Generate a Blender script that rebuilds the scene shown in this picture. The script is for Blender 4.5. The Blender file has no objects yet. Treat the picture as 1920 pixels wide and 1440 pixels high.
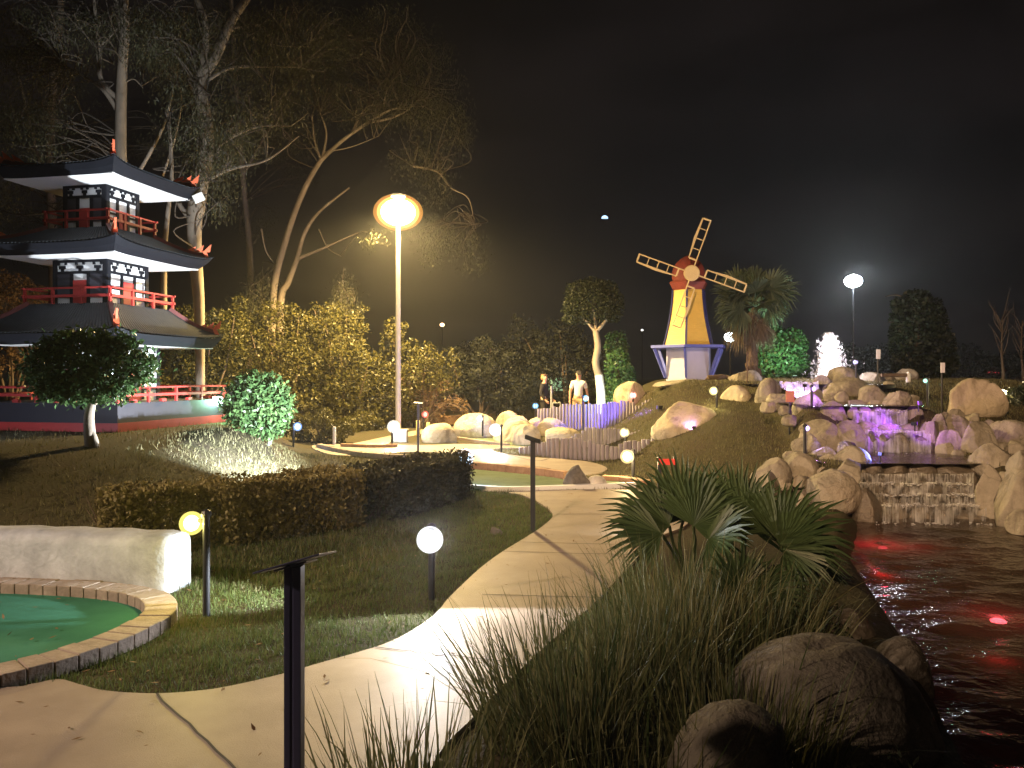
import bpy, bmesh, math, random
import numpy as np
from mathutils import Vector, Matrix

random.seed(7)
RNG = np.random.default_rng(7)
sc = bpy.context.scene
COL = sc.collection
PI = math.pi
R = math.radians

# ------------------------------------------------------------------ camera
EYE, FPX, CX, HY = 1.6, 1500.0, 960.0, 706.0      # eye height, focal length and horizon in photo pixels
cam_d = bpy.data.cameras.new('camera')
cam = bpy.data.objects.new('camera', cam_d)
COL.objects.link(cam)
cam.location = (0, 0, EYE)
cam.rotation_euler = (R(90), 0, 0)
cam_d.sensor_width = 36.0
cam_d.lens = 36.0 * FPX / 1920.0
cam_d.shift_y = -(720.0 - HY) / 1920.0
cam_d.clip_start = 0.05
cam_d.clip_end = 3000
sc.camera = cam


def W(px, py, d):
    """point seen at a photo pixel at depth d (metres ahead)"""
    return Vector(((px - CX) / FPX * d, d, EYE - (py - HY) / FPX * d))


def S(t):
    t = np.clip(t, 0.0, 1.0)
    return t * t * (3 - 2 * t)


# ------------------------------------------------------------------ terrain
def chan(y):
    xc = np.interp(y, [9.5, 10.6, 12.2, 13.4, 15, 17, 19.5], [5.25, 5.5, 5.75, 6.15, 6.3, 6.15, 7.3])
    hw = np.interp(y, [9.5, 10.6, 12.2, 13.4, 15, 17, 19.5], [.95, .95, 1.05, .78, .6, .5, .9])
    lev = np.interp(y, [9.9, 10.6, 12.3, 13.3, 15.6, 16.6, 20], [-.15, .42, .42, 1.08, 1.08, 1.38, 1.38])
    return xc, hw, lev


def T(x, y):
    x = np.asarray(x, float)
    y = np.asarray(y, float)
    s = -0.83 * (x + 3.2) + 0.56 * (y - 7.3)
    f = S((-x - 3.2) / 1.8)
    f2 = 1 - S((y - 13.8) / 2.2) * S((x + 5.6) / 1.2)
    z = 0.72 * S(s / 5.0) * f * f2 * (1 - .9 * S((y - 16.6) / 2.2))
    m = 1.5 * S((y - 9.5) / 11.0) * S((x - 1.9 - 0.35 * S((y - 18) / 3)) / 2.4) * (1 - .9 * S((y - 24.5) / 10))
    z = z + m
    z = z + 0.28 * S((y - 16.2) / 2.5) * (1 - S((y - 21) / 2)) * S((x - .2) / 1.2) * (1 - S((x - 2.5) / 2))
    z = z + 0.03 * np.sin(x * 1.3 + 1) * np.sin(y * 1.1) * S((y - 11) / 3) * S((x - 3) / 2)
    # stream channel with its banks
    xc, hw, lev = chan(y)
    dx = np.abs(x - xc)
    inr = (y > 9.9) & (y < 20)
    bank = S((hw + .75 - dx) / 0.5) * S((y - 9.9) / 0.8) * (1 - S((y - 19) / 1))
    z = np.where(inr, np.maximum(z, z * (1 - bank) + (np.interp(y, [9.9, 10.6, 12.7, 13.7, 15.8, 16.8, 20], [-.15, .40, .42, 1.0, 1.06, 1.36, 1.4]) + .03) * bank), z)
    floor_ = np.interp(y, [9.5, 10.6, 12.3, 13.4, 15.5, 16.5, 20], [-.5, .1, .15, .8, .85, 1.1, 1.15])
    c = S((hw - dx) / 0.25) * S((y - 9.4) / .3) * (1 - S((y - 19) / .6))
    z = z * (1 - c) + np.minimum(z, floor_) * c
    # pond basin
    xl = np.interp(y, [-4, 0, 3.57, 5.4, 7.6, 9.4], [.6, 1.2, 1.86, 2.45, 3.05, 3.9])
    b = S((x - xl) / 0.45) * S((10.1 - y) / .5) * S((16 - x) / 1.0)
    z = z * (1 - b) + (-0.47) * b
    return z


def Tz(x, y):
    return float(T(x, y))


def hit(px, py):
    """where the ground is seen at a photo pixel"""
    prev = 2.0
    y = 2.0
    while y < 120:
        p = W(px, py, y)
        if p.z <= Tz(p.x, p.y):
            break
        prev = y
        y += 0.05
    return Vector((p.x, y, Tz(p.x, y)))


# ------------------------------------------------------------------ mesh helpers
def fast_mesh(name, v, f, mats, parent=None, smooth=False, mi=None):
    v = np.asarray(v, np.float32)
    me = bpy.data.meshes.new(name)
    f = np.asarray(f, np.int32)
    n, k = f.shape
    me.vertices.add(len(v))
    me.vertices.foreach_set('co', v.ravel())
    me.loops.add(n * k)
    me.loops.foreach_set('vertex_index', f.ravel())
    me.polygons.add(n)
    me.polygons.foreach_set('loop_start', np.arange(0, n * k, k, dtype=np.int32))
    if smooth:
        me.polygons.foreach_set('use_smooth', np.ones(n, bool))
    for m in (mats if isinstance(mats, (list, tuple)) else [mats]):
        me.materials.append(m)
    if mi is not None:
        me.polygons.foreach_set('material_index', np.asarray(mi, np.int32))
    me.update(calc_edges=True)
    o = bpy.data.objects.new(name, me)
    COL.objects.link(o)
    if parent:
        o.parent = parent
    return o


class MB:
    """collects shapes and links them as one mesh object"""
    def __init__(self):
        self.v = []
        self.f = []
        self.m = []
        self.mi = 0

    def add(self, vs, fs):
        b = len(self.v)
        self.v.extend([tuple(p) for p in vs])
        for q in fs:
            self.f.append([b + i for i in q])
            self.m.append(self.mi)

    def box(self, c, s, M=None):
        hx, hy, hz = s[0] / 2, s[1] / 2, s[2] / 2
        vs = [Vector((x, y, z)) for z in (-hz, hz) for (x, y) in ((-hx, -hy), (hx, -hy), (hx, hy), (-hx, hy))]
        if M is not None:
            vs = [M @ p for p in vs]
        vs = [p + Vector(c) for p in vs]
        self.add(vs, [(3, 2, 1, 0), (4, 5, 6, 7), (0, 1, 5, 4), (1, 2, 6, 5), (2, 3, 7, 6), (3, 0, 4, 7)])

    def bar(self, a, b, w, h, up=(0, 0, 1)):
        a, b = Vector(a), Vector(b)
        d = (b - a)
        L = d.length
        d.normalize()
        up = Vector(up)
        sx = d.cross(up)
        if sx.length < 1e-4:
            sx = d.cross(Vector((0, 1, 0)))
        sx.normalize()
        u = sx.cross(d)
        M = Matrix((sx, d, u)).transposed()
        self.box((a + b) / 2, (w, L, h), M)

    def tube(self, pts, rad, n=8, cap=True, flat=1.0):
        pts = [Vector(p) for p in pts]
        if not isinstance(rad, (list, tuple, np.ndarray)):
            rad = [rad] * len(pts)
        rings = []
        prev = None
        for i, p in enumerate(pts):
            t = (pts[min(i + 1, len(pts) - 1)] - pts[max(i - 1, 0)]).normalized()
            if prev is None:
                a = t.cross(Vector((0, 0, 1)))
                if a.length < 1e-3:
                    a = t.cross(Vector((0, 1, 0)))
            else:
                a = prev - t * prev.dot(t)
            a.normalize()
            prev = a
            b = t.cross(a)
            rings.append([p + (a * math.cos(2 * PI * k / n) + b * math.sin(2 * PI * k / n) * flat) * rad[i] for k in range(n)])
        vs = [q for r in rings for q in r]
        fs = []
        for i in range(len(pts) - 1):
            for k in range(n):
                fs.append((i * n + k, i * n + (k + 1) % n, (i + 1) * n + (k + 1) % n, (i + 1) * n + k))
        if cap:
            fs.append(tuple(range(n - 1, -1, -1)))
            fs.append(tuple((len(pts) - 1) * n + k for k in range(n)))
        self.add(vs, fs)

    def lathe(self, prof, n=24, c=(0, 0, 0), rot=0.0, squash=1.0):
        vs = []
        for r, z in prof:
            for k in range(n):
                a = 2 * PI * k / n + rot
                vs.append((c[0] + r * math.cos(a), c[1] + r * math.sin(a) * squash, c[2] + z))
        fs = []
        m = len(prof)
        for i in range(m - 1):
            for k in range(n):
                fs.append((i * n + k, i * n + (k + 1) % n, (i + 1) * n + (k + 1) % n, (i + 1) * n + k))
        fs.append(tuple(range(n - 1, -1, -1)))
        fs.append(tuple((m - 1) * n + k for k in range(n)))
        self.add(vs, fs)

    def prism(self, poly, z0, z1):
        n = len(poly)
        vs = [(p[0], p[1], z0) for p in poly] + [(p[0], p[1], z1) for p in poly]
        fs = [tuple(range(n - 1, -1, -1)), tuple(range(n, 2 * n))]
        for k in range(n):
            fs.append((k, (k + 1) % n, n + (k + 1) % n, n + k))
        self.add(vs, fs)

    def xform(self, M):
        self.v = [tuple(M @ Vector(p)) for p in self.v]

    def build(self, name, mats, parent=None, smooth=False, bevel=0.0):
        me = bpy.data.meshes.new(name)
        me.from_pydata(self.v, [], self.f)
        for m in (mats if isinstance(mats, (list, tuple)) else [mats]):
            me.materials.append(m)
        me.polygons.foreach_set('material_index', np.asarray(self.m, np.int32))
        if smooth:
            me.polygons.foreach_set('use_smooth', np.ones(len(me.polygons), bool))
        me.update()
        if smooth:
            try:
                me.set_sharp_from_angle(angle=R(50))
            except Exception:
                pass
        o = bpy.data.objects.new(name, me)
        COL.objects.link(o)
        if bevel:
            b = o.modifiers.new('bevel', 'BEVEL')
            b.width = bevel
            b.segments = 2
            b.limit_method = 'ANGLE'
        if parent:
            o.parent = parent
        return o


def tag(o, label, cat, group=None, kind=None):
    o['label'] = label
    o['category'] = cat
    if group:
        o['group'] = group
    if kind:
        o['kind'] = kind
    return o


def thing(name, label, cat, loc=(0, 0, 0), rz=0.0, group=None):
    o = bpy.data.objects.new(name, None)
    COL.objects.link(o)
    o.location = loc
    o.rotation_euler = (0, 0, rz)
    o.empty_display_size = .1
    return tag(o, label, cat, group)


def struct(o):
    o['kind'] = 'structure'
    return o


def catmull(pts, k=8, closed=True):
    pts = [Vector((p[0], p[1], p[2] if len(p) > 2 else 0)) for p in pts]
    n = len(pts)
    out = []
    for i in range(n if closed else n - 1):
        if closed:
            a, b, c, d = pts[i - 1], pts[i], pts[(i + 1) % n], pts[(i + 2) % n]
        else:
            a, b, c, d = pts[max(i - 1, 0)], pts[i], pts[i + 1], pts[min(i + 2, n - 1)]
        for j in range(k):
            t = j / k
            out.append(0.5 * ((2 * b) + (c - a) * t + (2 * a - 5 * b + 4 * c - d) * t * t + (3 * b - a - 3 * c + d) * t ** 3))
    if not closed:
        out.append(pts[-1])
    return out


# ------------------------------------------------------------------ materials
def nodes(name):
    m = bpy.data.materials.new(name)
    m.use_nodes = True
    nt = m.node_tree
    return m, nt, nt.nodes['Principled BSDF'], nt.links


def mat(name, c, rough=0.6, var=0.25, scale=6.0, bump=0.0, bscale=None, metal=0.0, c2=None, spec=0.5, stretch=None, detail=6.0):
    """principled surface whose base colour wanders between c and c2"""
    m, nt, b, L = nodes(name)
    N = nt.nodes
    tc = N.new('ShaderNodeTexCoord')
    src = tc.outputs['Object']
    if stretch:
        mp = N.new('ShaderNodeMapping')
        mp.inputs['Scale'].default_value = stretch
        L.new(src, mp.inputs[0])
        src = mp.outputs[0]
    no = N.new('ShaderNodeTexNoise')
    no.inputs['Scale'].default_value = scale
    no.inputs['Detail'].default_value = detail
    no.inputs['Roughness'].default_value = .65
    L.new(src, no.inputs['Vector'])
    cr = N.new('ShaderNodeValToRGB')
    e = cr.color_ramp.elements
    if c2 is None:
        c2 = tuple(x * (1 - var) for x in c)
    e[0].position, e[1].position = .32, .68
    e[0].color = (*c2, 1)
    e[1].color = (*c, 1)
    L.new(no.outputs['Fac'], cr.inputs['Fac'])
    L.new(cr.outputs['Color'], b.inputs['Base Color'])
    b.inputs['Roughness'].default_value = rough
    b.inputs['Metallic'].default_value = metal
    b.inputs['Specular IOR Level'].default_value = spec
    if bump:
        n2 = N.new('ShaderNodeTexNoise')
        n2.inputs['Scale'].default_value = bscale or scale * 6
        n2.inputs['Detail'].default_value = 5
        L.new(src, n2.inputs['Vector'])
        bp = N.new('ShaderNodeBump')
        bp.inputs['Strength'].default_value = bump
        bp.inputs['Distance'].default_value = .02
        L.new(n2.outputs['Fac'], bp.inputs['Height'])
        L.new(bp.outputs[0], b.inputs['Normal'])
    return m


def leaf_mat(name, c1, c2, rough=.5, trans=.25):
    m, nt, b, L = nodes(name)
    N = nt.nodes
    g = N.new('ShaderNodeNewGeometry')
    cr = N.new('ShaderNodeValToRGB')
    e = cr.color_ramp.elements
    e[0].color = (*c1, 1)
    e[1].color = (*c2, 1)
    L.new(g.outputs['Random Per Island'], cr.inputs['Fac'])
    L.new(cr.outputs['Color'], b.inputs['Base Color'])
    b.inputs['Roughness'].default_value = rough
    b.inputs['Specular IOR Level'].default_value = .35
    if trans:
        t = N.new('ShaderNodeBsdfTranslucent')
        L.new(cr.outputs['Color'], t.inputs['Color'])
        mx = N.new('ShaderNodeMixShader')
        mx.inputs['Fac'].default_value = trans
        L.new(b.outputs[0], mx.inputs[1])
        L.new(t.outputs[0], mx.inputs[2])
        L.new(mx.outputs[0], N['Material Output'].inputs['Surface'])
    return m


def glow_mat(name, c, strength):
    """frosted lamp glass: gives off light and lets the bulb's light through"""
    m = bpy.data.materials.new(name)
    m.use_nodes = True
    nt = m.node_tree
    nt.nodes.clear()
    o = nt.nodes.new('ShaderNodeOutputMaterial')
    e = nt.nodes.new('ShaderNodeEmission')
    e.inputs['Color'].default_value = (*c, 1)
    e.inputs['Strength'].default_value = strength
    t = nt.nodes.new('ShaderNodeBsdfTransparent')
    a = nt.nodes.new('ShaderNodeAddShader')
    nt.links.new(e.outputs[0], a.inputs[0])
    nt.links.new(t.outputs[0], a.inputs[1])
    nt.links.new(a.outputs[0], o.inputs[0])
    m.cycles.emission_sampling = 'NONE'
    return m


M = {}
def rock_mat(name, c, c2, c3, rough=.85, crack=.28):
    """weathered granite: mottled grain, dark streaks, a few cracks"""
    m, nt, b, L = nodes(name)
    N = nt.nodes
    tc = N.new('ShaderNodeTexCoord')
    oi = N.new('ShaderNodeObjectInfo')
    ad = N.new('ShaderNodeVectorMath')
    sc_ = N.new('ShaderNodeVectorMath')
    sc_.operation = 'SCALE'
    sc_.inputs[0].default_value = (37, 19, 53)
    L.new(oi.outputs['Random'], sc_.inputs['Scale'])
    L.new(tc.outputs['Object'], ad.inputs[0])
    L.new(sc_.outputs[0], ad.inputs[1])
    def noise(scale, det, ro, st=None):
        no = N.new('ShaderNodeTexNoise')
        no.inputs['Scale'].default_value = scale
        no.inputs['Detail'].default_value = det
        no.inputs['Roughness'].default_value = ro
        src = ad.outputs[0]
        if st:
            mp = N.new('ShaderNodeMapping')
            mp.inputs['Scale'].default_value = st
            L.new(src, mp.inputs[0])
            src = mp.outputs[0]
        L.new(src, no.inputs['Vector'])
        return no.outputs['Fac']
    n1 = noise(2.6, 9, .7)
    cr = N.new('ShaderNodeValToRGB')
    e = cr.color_ramp.elements
    e[0].position, e[1].position = .36, .66
    e[0].color, e[1].color = (*c2, 1), (*c, 1)
    L.new(n1, cr.inputs['Fac'])
    n2 = noise(1.6, 6, .65, (2.2, 2.2, .5))
    r2 = N.new('ShaderNodeValToRGB')
    r2.color_ramp.elements[0].position, r2.color_ramp.elements[1].position = .5, .68
    L.new(n2, r2.inputs['Fac'])
    mx = N.new('ShaderNodeMix')
    mx.data_type = 'RGBA'
    L.new(r2.outputs['Color'], mx.inputs['Factor'])
    L.new(cr.outputs['Color'], mx.inputs['A'])
    mx.inputs['B'].default_value = (*c3, 1)
    vo = N.new('ShaderNodeTexVoronoi')
    vo.feature = 'DISTANCE_TO_EDGE'
    vo.inputs['Scale'].default_value = 1.0
    dv = N.new('ShaderNodeVectorMath')
    L.new(ad.outputs[0], dv.inputs[0])
    nz = N.new('ShaderNodeTexNoise')
    nz.inputs['Scale'].default_value = 3
    L.new(ad.outputs[0], nz.inputs['Vector'])
    s2 = N.new('ShaderNodeVectorMath')
    s2.operation = 'SCALE'
    s2.inputs['Scale'].default_value = 1.1
    L.new(nz.outputs['Color'], s2.inputs[0])
    L.new(s2.outputs[0], dv.inputs[1])
    L.new(dv.outputs[0], vo.inputs['Vector'])
    mr = N.new('ShaderNodeMapRange')
    mr.inputs['From Max'].default_value = .016
    L.new(vo.outputs['Distance'], mr.inputs['Value'])
    m2 = N.new('ShaderNodeMix')
    m2.data_type = 'RGBA'
    m2.blend_type = 'MULTIPLY'
    m2.inputs['Factor'].default_value = crack
    L.new(mx.outputs['Result'], m2.inputs['A'])
    L.new(mr.outputs[0], m2.inputs['B'])
    L.new(m2.outputs['Result'], b.inputs['Base Color'])
    b.inputs['Roughness'].default_value = rough
    b.inputs['Specular IOR Level'].default_value = .25 if rough > .5 else .6
    n3 = noise(24, 6, .7)
    n4 = noise(6, 5, .6)
    h = N.new('ShaderNodeMath')
    h.operation = 'MULTIPLY_ADD'
    L.new(n4, h.inputs[0])
    h.inputs[1].default_value = 2.2
    L.new(n3, h.inputs[2])
    h2 = N.new('ShaderNodeMath')
    h2.operation = 'MULTIPLY_ADD'
    L.new(mr.outputs[0], h2.inputs[0])
    h2.inputs[1].default_value = .8 * crack
    L.new(h.outputs[0], h2.inputs[2])
    bp = N.new('ShaderNodeBump')
    bp.inputs['Strength'].default_value = .7
    bp.inputs['Distance'].default_value = .022
    L.new(h2.outputs[0], bp.inputs['Height'])
    L.new(bp.outputs[0], b.inputs['Normal'])
    return m


M['rock'] = rock_mat('granite', (.40, .36, .29), (.26, .235, .19), (.14, .12, .095))
M['rock_shore'] = rock_mat('shore_granite', (.22, .19, .155), (.15, .13, .105), (.09, .078, .062), .8, .1)
M['rock_pale'] = rock_mat('pale_rock', (.62, .54, .4), (.45, .38, .27), (.28, .23, .16), .85, .22)  # paler rock tone, given to chosen boulders only
M['rock_dark'] = rock_mat('dark_granite', (.2, .18, .16), (.1, .09, .085), (.05, .045, .04), .7)
M['rock_white'] = rock_mat('pale_granite', (.66, .62, .57), (.42, .4, .36), (.25, .23, .2))
M['rock_wet'] = rock_mat('wet_granite', (.2, .165, .125), (.09, .077, .062), (.04, .035, .03), .28, .4)
M['concrete'] = mat('concrete', (.39, .315, .255), .55, c2=(.235, .185, .15), scale=1.1, bump=.12, bscale=150, spec=.45, detail=14)
M['joint'] = mat('concrete_joint', (.07, .06, .05), .9)
M['brick'] = mat('curb_brick', (.36, .29, .245), .8, c2=(.22, .17, .14), scale=7, bump=.5, bscale=40)
M['brick_orange'] = mat('orange_brick', (.45, .27, .16), .8, c2=(.3, .17, .1), scale=7, bump=.4)
M['turf'] = mat('putting_turf', (.055, .2, .145), .95, c2=(.035, .14, .1), scale=2.0, bump=.35, bscale=260, spec=.1)
M['turf_olive'] = mat('worn_turf', (.17, .22, .13), .95, c2=(.12, .16, .09), scale=3, bump=.3, bscale=200, spec=.1)
M['stucco'] = mat('stucco', (.52, .55, .62), .8, c2=(.27, .285, .325), scale=3.4, bump=.45, bscale=26)
M['stucco_pale'] = mat('pale_stucco', (.74, .73, .7), .8, var=.12, scale=4, bump=.3, bscale=26)
M['soil'] = mat('lawn_soil', (.06, .058, .03), .95, c2=(.06, .045, .03), scale=1.3, bump=.9, bscale=30, spec=.1, detail=12)
M['black_metal'] = mat('black_metal', (.022, .022, .026), .45, var=.3)
M['blue_metal'] = mat('navy_metal', (.11, .115, .25), .38, var=.2, spec=.6)
M['white_metal'] = mat('white_metal', (.75, .73, .68), .5, var=.1)
M['grey_metal'] = mat('grey_metal', (.35, .36, .36), .5, var=.15)
M['white_paint'] = mat('white_paint', (.8, .8, .8), .6, var=.06)
M['violet_tinted_paint'] = mat('violet_tinted_grey_paint', (.44, .45, .6), .6, var=.08)  # bluish cast stands in for violet light on the windmill base
M['dark_paint'] = mat('charcoal_paint', (.012, .013, .018), .7, var=.2, spec=.12)
M['tile_paint'] = mat('slate_tile_paint', (.045, .052, .062), .6, var=.3, scale=9, spec=.3)
M['plum_paint'] = mat('charcoal_wall', (.028, .027, .038), .65, var=.15)
M['red_paint'] = mat('red_paint', (.5, .045, .04), .55, var=.2, scale=4)
M['orange_red'] = mat('vermilion_paint', (.75, .16, .07), .5, var=.15)
M['ridge'] = mat('ridge_paint', (.16, .03, .025), .6, var=.3)
M['yellow_paint'] = mat('yellow_paint', (.82, .58, .12), .55, var=.12, scale=5)
M['cream_paint'] = mat('cream_paint', (.85, .68, .32), .5, var=.08)
M['blue_paint'] = mat('blue_paint', (.1, .13, .5), .5, var=.12)
M['navy_paint'] = mat('navy_paint', (.03, .035, .16), .5, var=.12)
M['cap_red'] = mat('brick_red_paint', (.3, .055, .035), .6, var=.35, scale=8)
M['log'] = mat('painted_log', (.35, .315, .37), .75, c2=(.2, .18, .23), scale=5, bump=.35, bscale=30, stretch=(1, 1, .25))
M['log_top'] = mat('log_end', (.5, .42, .36), .8, var=.3)
M['bark'] = mat('smooth_bark', (.33, .265, .205), .85, c2=(.15, .118, .088), scale=2.5, bump=.5, bscale=14, stretch=(1, 1, .35))
M['bark_dark'] = mat('dark_bark', (.16, .11, .075), .9, c2=(.07, .05, .035), scale=5, bump=.7, bscale=20)
M['twig'] = mat('grey_twig', (.11, .088, .07), .9, var=.4)
M['white_trunk'] = mat('whitewash', (.78, .78, .76), .8, var=.25, scale=8, bump=.3)
M['leaf_euc'] = leaf_mat('eucalyptus_leaf', (.05, .053, .027), (.105, .1, .05), .5, .3)
M['leaf_bush'] = leaf_mat('bush_leaf', (.035, .038, .01), (.115, .098, .026), .45, .3)
M['leaf_glossy'] = leaf_mat('glossy_leaf', (.03, .066, .024), (.085, .15, .05), .26, .2)
M['leaf_green'] = leaf_mat('green_leaf', (.035, .09, .03), (.08, .17, .06), .4, .25)
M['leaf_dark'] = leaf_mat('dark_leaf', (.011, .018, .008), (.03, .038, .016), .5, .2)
M['leaf_in_shade'] = leaf_mat('shaded_leaf', (.005, .007, .003), (.014, .016, .007), .6, .1)  # shade put into the leaf colour of the back bushes
M['leaf_hedge'] = leaf_mat('hedge_leaf', (.14, .115, .045), (.27, .225, .095), .6, .2)
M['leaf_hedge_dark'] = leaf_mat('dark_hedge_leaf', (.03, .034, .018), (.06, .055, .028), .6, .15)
M['leaf_brown'] = leaf_mat('dry_leaf', (.13, .07, .035), (.25, .15, .07), .7, .2)
M['leaf_dead'] = leaf_mat('dead_frond_leaf', (.10, .078, .055), (.2, .16, .11), .8, .15)
M['leaf_palm'] = leaf_mat('palm_leaf', (.03, .055, .02), (.065, .10, .04), .38, .15)
M['leaf_palm_far'] = leaf_mat('fan_palm_leaf', (.055, .085, .05), (.13, .16, .085), .5, .2)
M['blade'] = leaf_mat('reed_blade', (.045, .07, .02), (.2, .185, .085), .6, .25)
M['lawn'] = leaf_mat('lawn_blade', (.06, .115, .026), (.17, .19, .065), .6, .3)
M['lawn_dry'] = leaf_mat('dry_lawn_blade', (.085, .082, .035), (.19, .17, .085), .7, .25)
M['skin'] = mat('skin', (.6, .34, .22), .55, var=.06)
M['shirt'] = mat('white_cloth', (.78, .74, .66), .85, var=.06, bump=.2)
M['khaki'] = mat('khaki_cloth', (.45, .31, .17), .85, var=.1)
M['black_cloth'] = mat('black_cloth', (.02, .017, .017), .85, var=.2)
M['hair_blond'] = mat('blond_hair', (.5, .3, .13), .6, var=.3, scale=30)
M['hair_dark'] = mat('dark_cloth', (.035, .03, .03), .7, var=.3)
M['shoe'] = mat('shoe_white', (.6, .58, .55), .7, var=.1)
M['orange_sign'] = mat('faded_orange_sign', (.62, .25, .13), .6, var=.25, scale=12)
M['red_sign'] = mat('red_sign', (.75, .05, .045), .5, var=.1)
M['driftwood'] = mat('driftwood', (.15, .1, .06), .9, var=.5, bump=.6)


def water_mat(name, tint, rough=.06, bscale=13.0, bump=.32):
    m = bpy.data.materials.new(name)
    m.use_nodes = True
    nt = m.node_tree
    nt.nodes.clear()
    N, L = nt.nodes, nt.links
    o = N.new('ShaderNodeOutputMaterial')
    tr = N.new('ShaderNodeBsdfTransparent')
    tr.inputs[0].default_value = (*tint, 1)
    gl = N.new('ShaderNodeBsdfGlossy')
    gl.inputs['Roughness'].default_value = rough
    fr = N.new('ShaderNodeFresnel')
    fr.inputs['IOR'].default_value = 1.36
    mx = N.new('ShaderNodeMixShader')
    tc = N.new('ShaderNodeTexCoord')
    no = N.new('ShaderNodeTexNoise')
    no.inputs['Scale'].default_value = bscale
    no.inputs['Detail'].default_value = 4
    bp = N.new('ShaderNodeBump')
    bp.inputs['Strength'].default_value = bump
    bp.inputs['Distance'].default_value = .05
    L.new(tc.outputs['Object'], no.inputs['Vector'])
    L.new(no.outputs['Fac'], bp.inputs['Height'])
    L.new(bp.outputs[0], gl.inputs['Normal'])
    L.new(bp.outputs[0], fr.inputs['Normal'])
    L.new(fr.outputs[0], mx.inputs[0])
    tl = N.new('ShaderNodeBsdfTranslucent')
    tl.inputs[0].default_value = (.5, .42, .3, 1)
    m0 = N.new('ShaderNodeMixShader')
    m0.inputs[0].default_value = .3
    L.new(tr.outputs[0], m0.inputs[1])
    df = N.new('ShaderNodeBsdfDiffuse')
    df.inputs[0].default_value = (.34, .26, .17, 1)
    ms = N.new('ShaderNodeMixShader')
    ms.inputs[0].default_value = .5
    L.new(tl.outputs[0], ms.inputs[1])
    L.new(df.outputs[0], ms.inputs[2])
    L.new(ms.outputs[0], m0.inputs[2])
    L.new(m0.outputs[0], mx.inputs[1])
    L.new(gl.outputs[0], mx.inputs[2])
    L.new(mx.outputs[0], o.inputs[0])
    return m


M['water'] = water_mat('pond_water', (.3, .25, .2))
M['pool'] = water_mat('pool_water', (.8, .74, .62), .08, 16, .3)


def foam_mat(name, lo, hi, us, vs_):
    """falling water: white streaks with clear gaps, laid along the sheet's own length and width"""
    m, nt, b, L = nodes(name)
    N = nt.nodes
    b.inputs['Base Color'].default_value = (.85, .85, .85, 1)
    b.inputs['Roughness'].default_value = .3
    tl = N.new('ShaderNodeBsdfTranslucent')
    tl.inputs[0].default_value = (.85, .85, .85, 1)
    m1 = N.new('ShaderNodeMixShader')
    m1.inputs[0].default_value = .4
    L.new(b.outputs[0], m1.inputs[1])
    L.new(tl.outputs[0], m1.inputs[2])
    tr = N.new('ShaderNodeBsdfTransparent')
    uv = N.new('ShaderNodeUVMap')
    facs = []
    for sc_ in ((us, vs_, 1), (us * .16, vs_ * 1.4, 1)):
        mp = N.new('ShaderNodeMapping')
        mp.inputs['Scale'].default_value = sc_
        no = N.new('ShaderNodeTexNoise')
        no.inputs['Scale'].default_value = 1.0
        no.inputs['Detail'].default_value = 5
        no.inputs['Roughness'].default_value = .6
        L.new(uv.outputs[0], mp.inputs[0])
        L.new(mp.outputs[0], no.inputs['Vector'])
        facs.append(no.outputs['Fac'])
    ad = N.new('ShaderNodeMath')
    ad.operation = 'ADD'
    L.new(facs[0], ad.inputs[0])
    L.new(facs[1], ad.inputs[1])
    mr = N.new('ShaderNodeMapRange')
    mr.inputs['From Min'].default_value = lo
    mr.inputs['From Max'].default_value = hi
    mr.inputs['To Min'].default_value = .03
    mr.inputs['To Max'].default_value = .92
    L.new(ad.outputs[0], mr.inputs['Value'])
    m2 = N.new('ShaderNodeMixShader')
    L.new(mr.outputs[0], m2.inputs[0])
    L.new(tr.outputs[0], m2.inputs[1])
    L.new(m1.outputs[0], m2.inputs[2])
    L.new(m2.outputs[0], N['Material Output'].inputs['Surface'])
    return m


M['fall'] = foam_mat('falling_water', .78, 1.16, 26, .8)
M['fall_thin'] = foam_mat('thin_falling_water', .87, 1.28, 60, .7)
m, nt, b, L = nodes('spray')
b.inputs['Base Color'].default_value = (.9, .9, .92, 1)
b.inputs['Roughness'].default_value = .3
tl = nt.nodes.new('ShaderNodeBsdfTranslucent')
tl.inputs[0].default_value = (.9, .9, .92, 1)
mx = nt.nodes.new('ShaderNodeMixShader')
mx.inputs[0].default_value = .5
L.new(b.outputs[0], mx.inputs[1])
L.new(tl.outputs[0], mx.inputs[2])
L.new(mx.outputs[0], nt.nodes['Material Output'].inputs['Surface'])
M['spray'] = m

# ------------------------------------------------------------------ world: night sky with faint low cloud
w = bpy.data.worlds.new('World')
sc.world = w
w.use_nodes = True
nt = w.node_tree
N, L = nt.nodes, nt.links
bg = N['Background']
tc = N.new('ShaderNodeTexCoord')
mp = N.new('ShaderNodeMapping')
mp.inputs['Scale'].default_value = (1.6, 1.6, 5.0)
no = N.new('ShaderNodeTexNoise')
no.inputs['Scale'].default_value = 2.2
no.inputs['Detail'].default_value = 5
cr = N.new('ShaderNodeValToRGB')
e = cr.color_ramp.elements
e[0].position, e[1].position = .38, .78
e[0].color = (.0022, .0017, .0017, 1)
e[1].color = (.0095, .0072, .007, 1)
L.new(tc.outputs['Generated'], mp.inputs[0])
L.new(mp.outputs[0], no.inputs['Vector'])
L.new(no.outputs['Fac'], cr.inputs['Fac'])
L.new(cr.outputs['Color'], bg.inputs['Color'])
bg.inputs['Strength'].default_value = 1.0

sun_d = bpy.data.lights.new('moonlight', 'SUN')
sun_d.energy = 0.012
sun_d.angle = R(.5)
sun_d.color = (.8, .88, 1)
sun = bpy.data.objects.new('moonlight', sun_d)
COL.objects.link(sun)
sun.rotation_euler = (R(-78), 0, R(-6))

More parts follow.
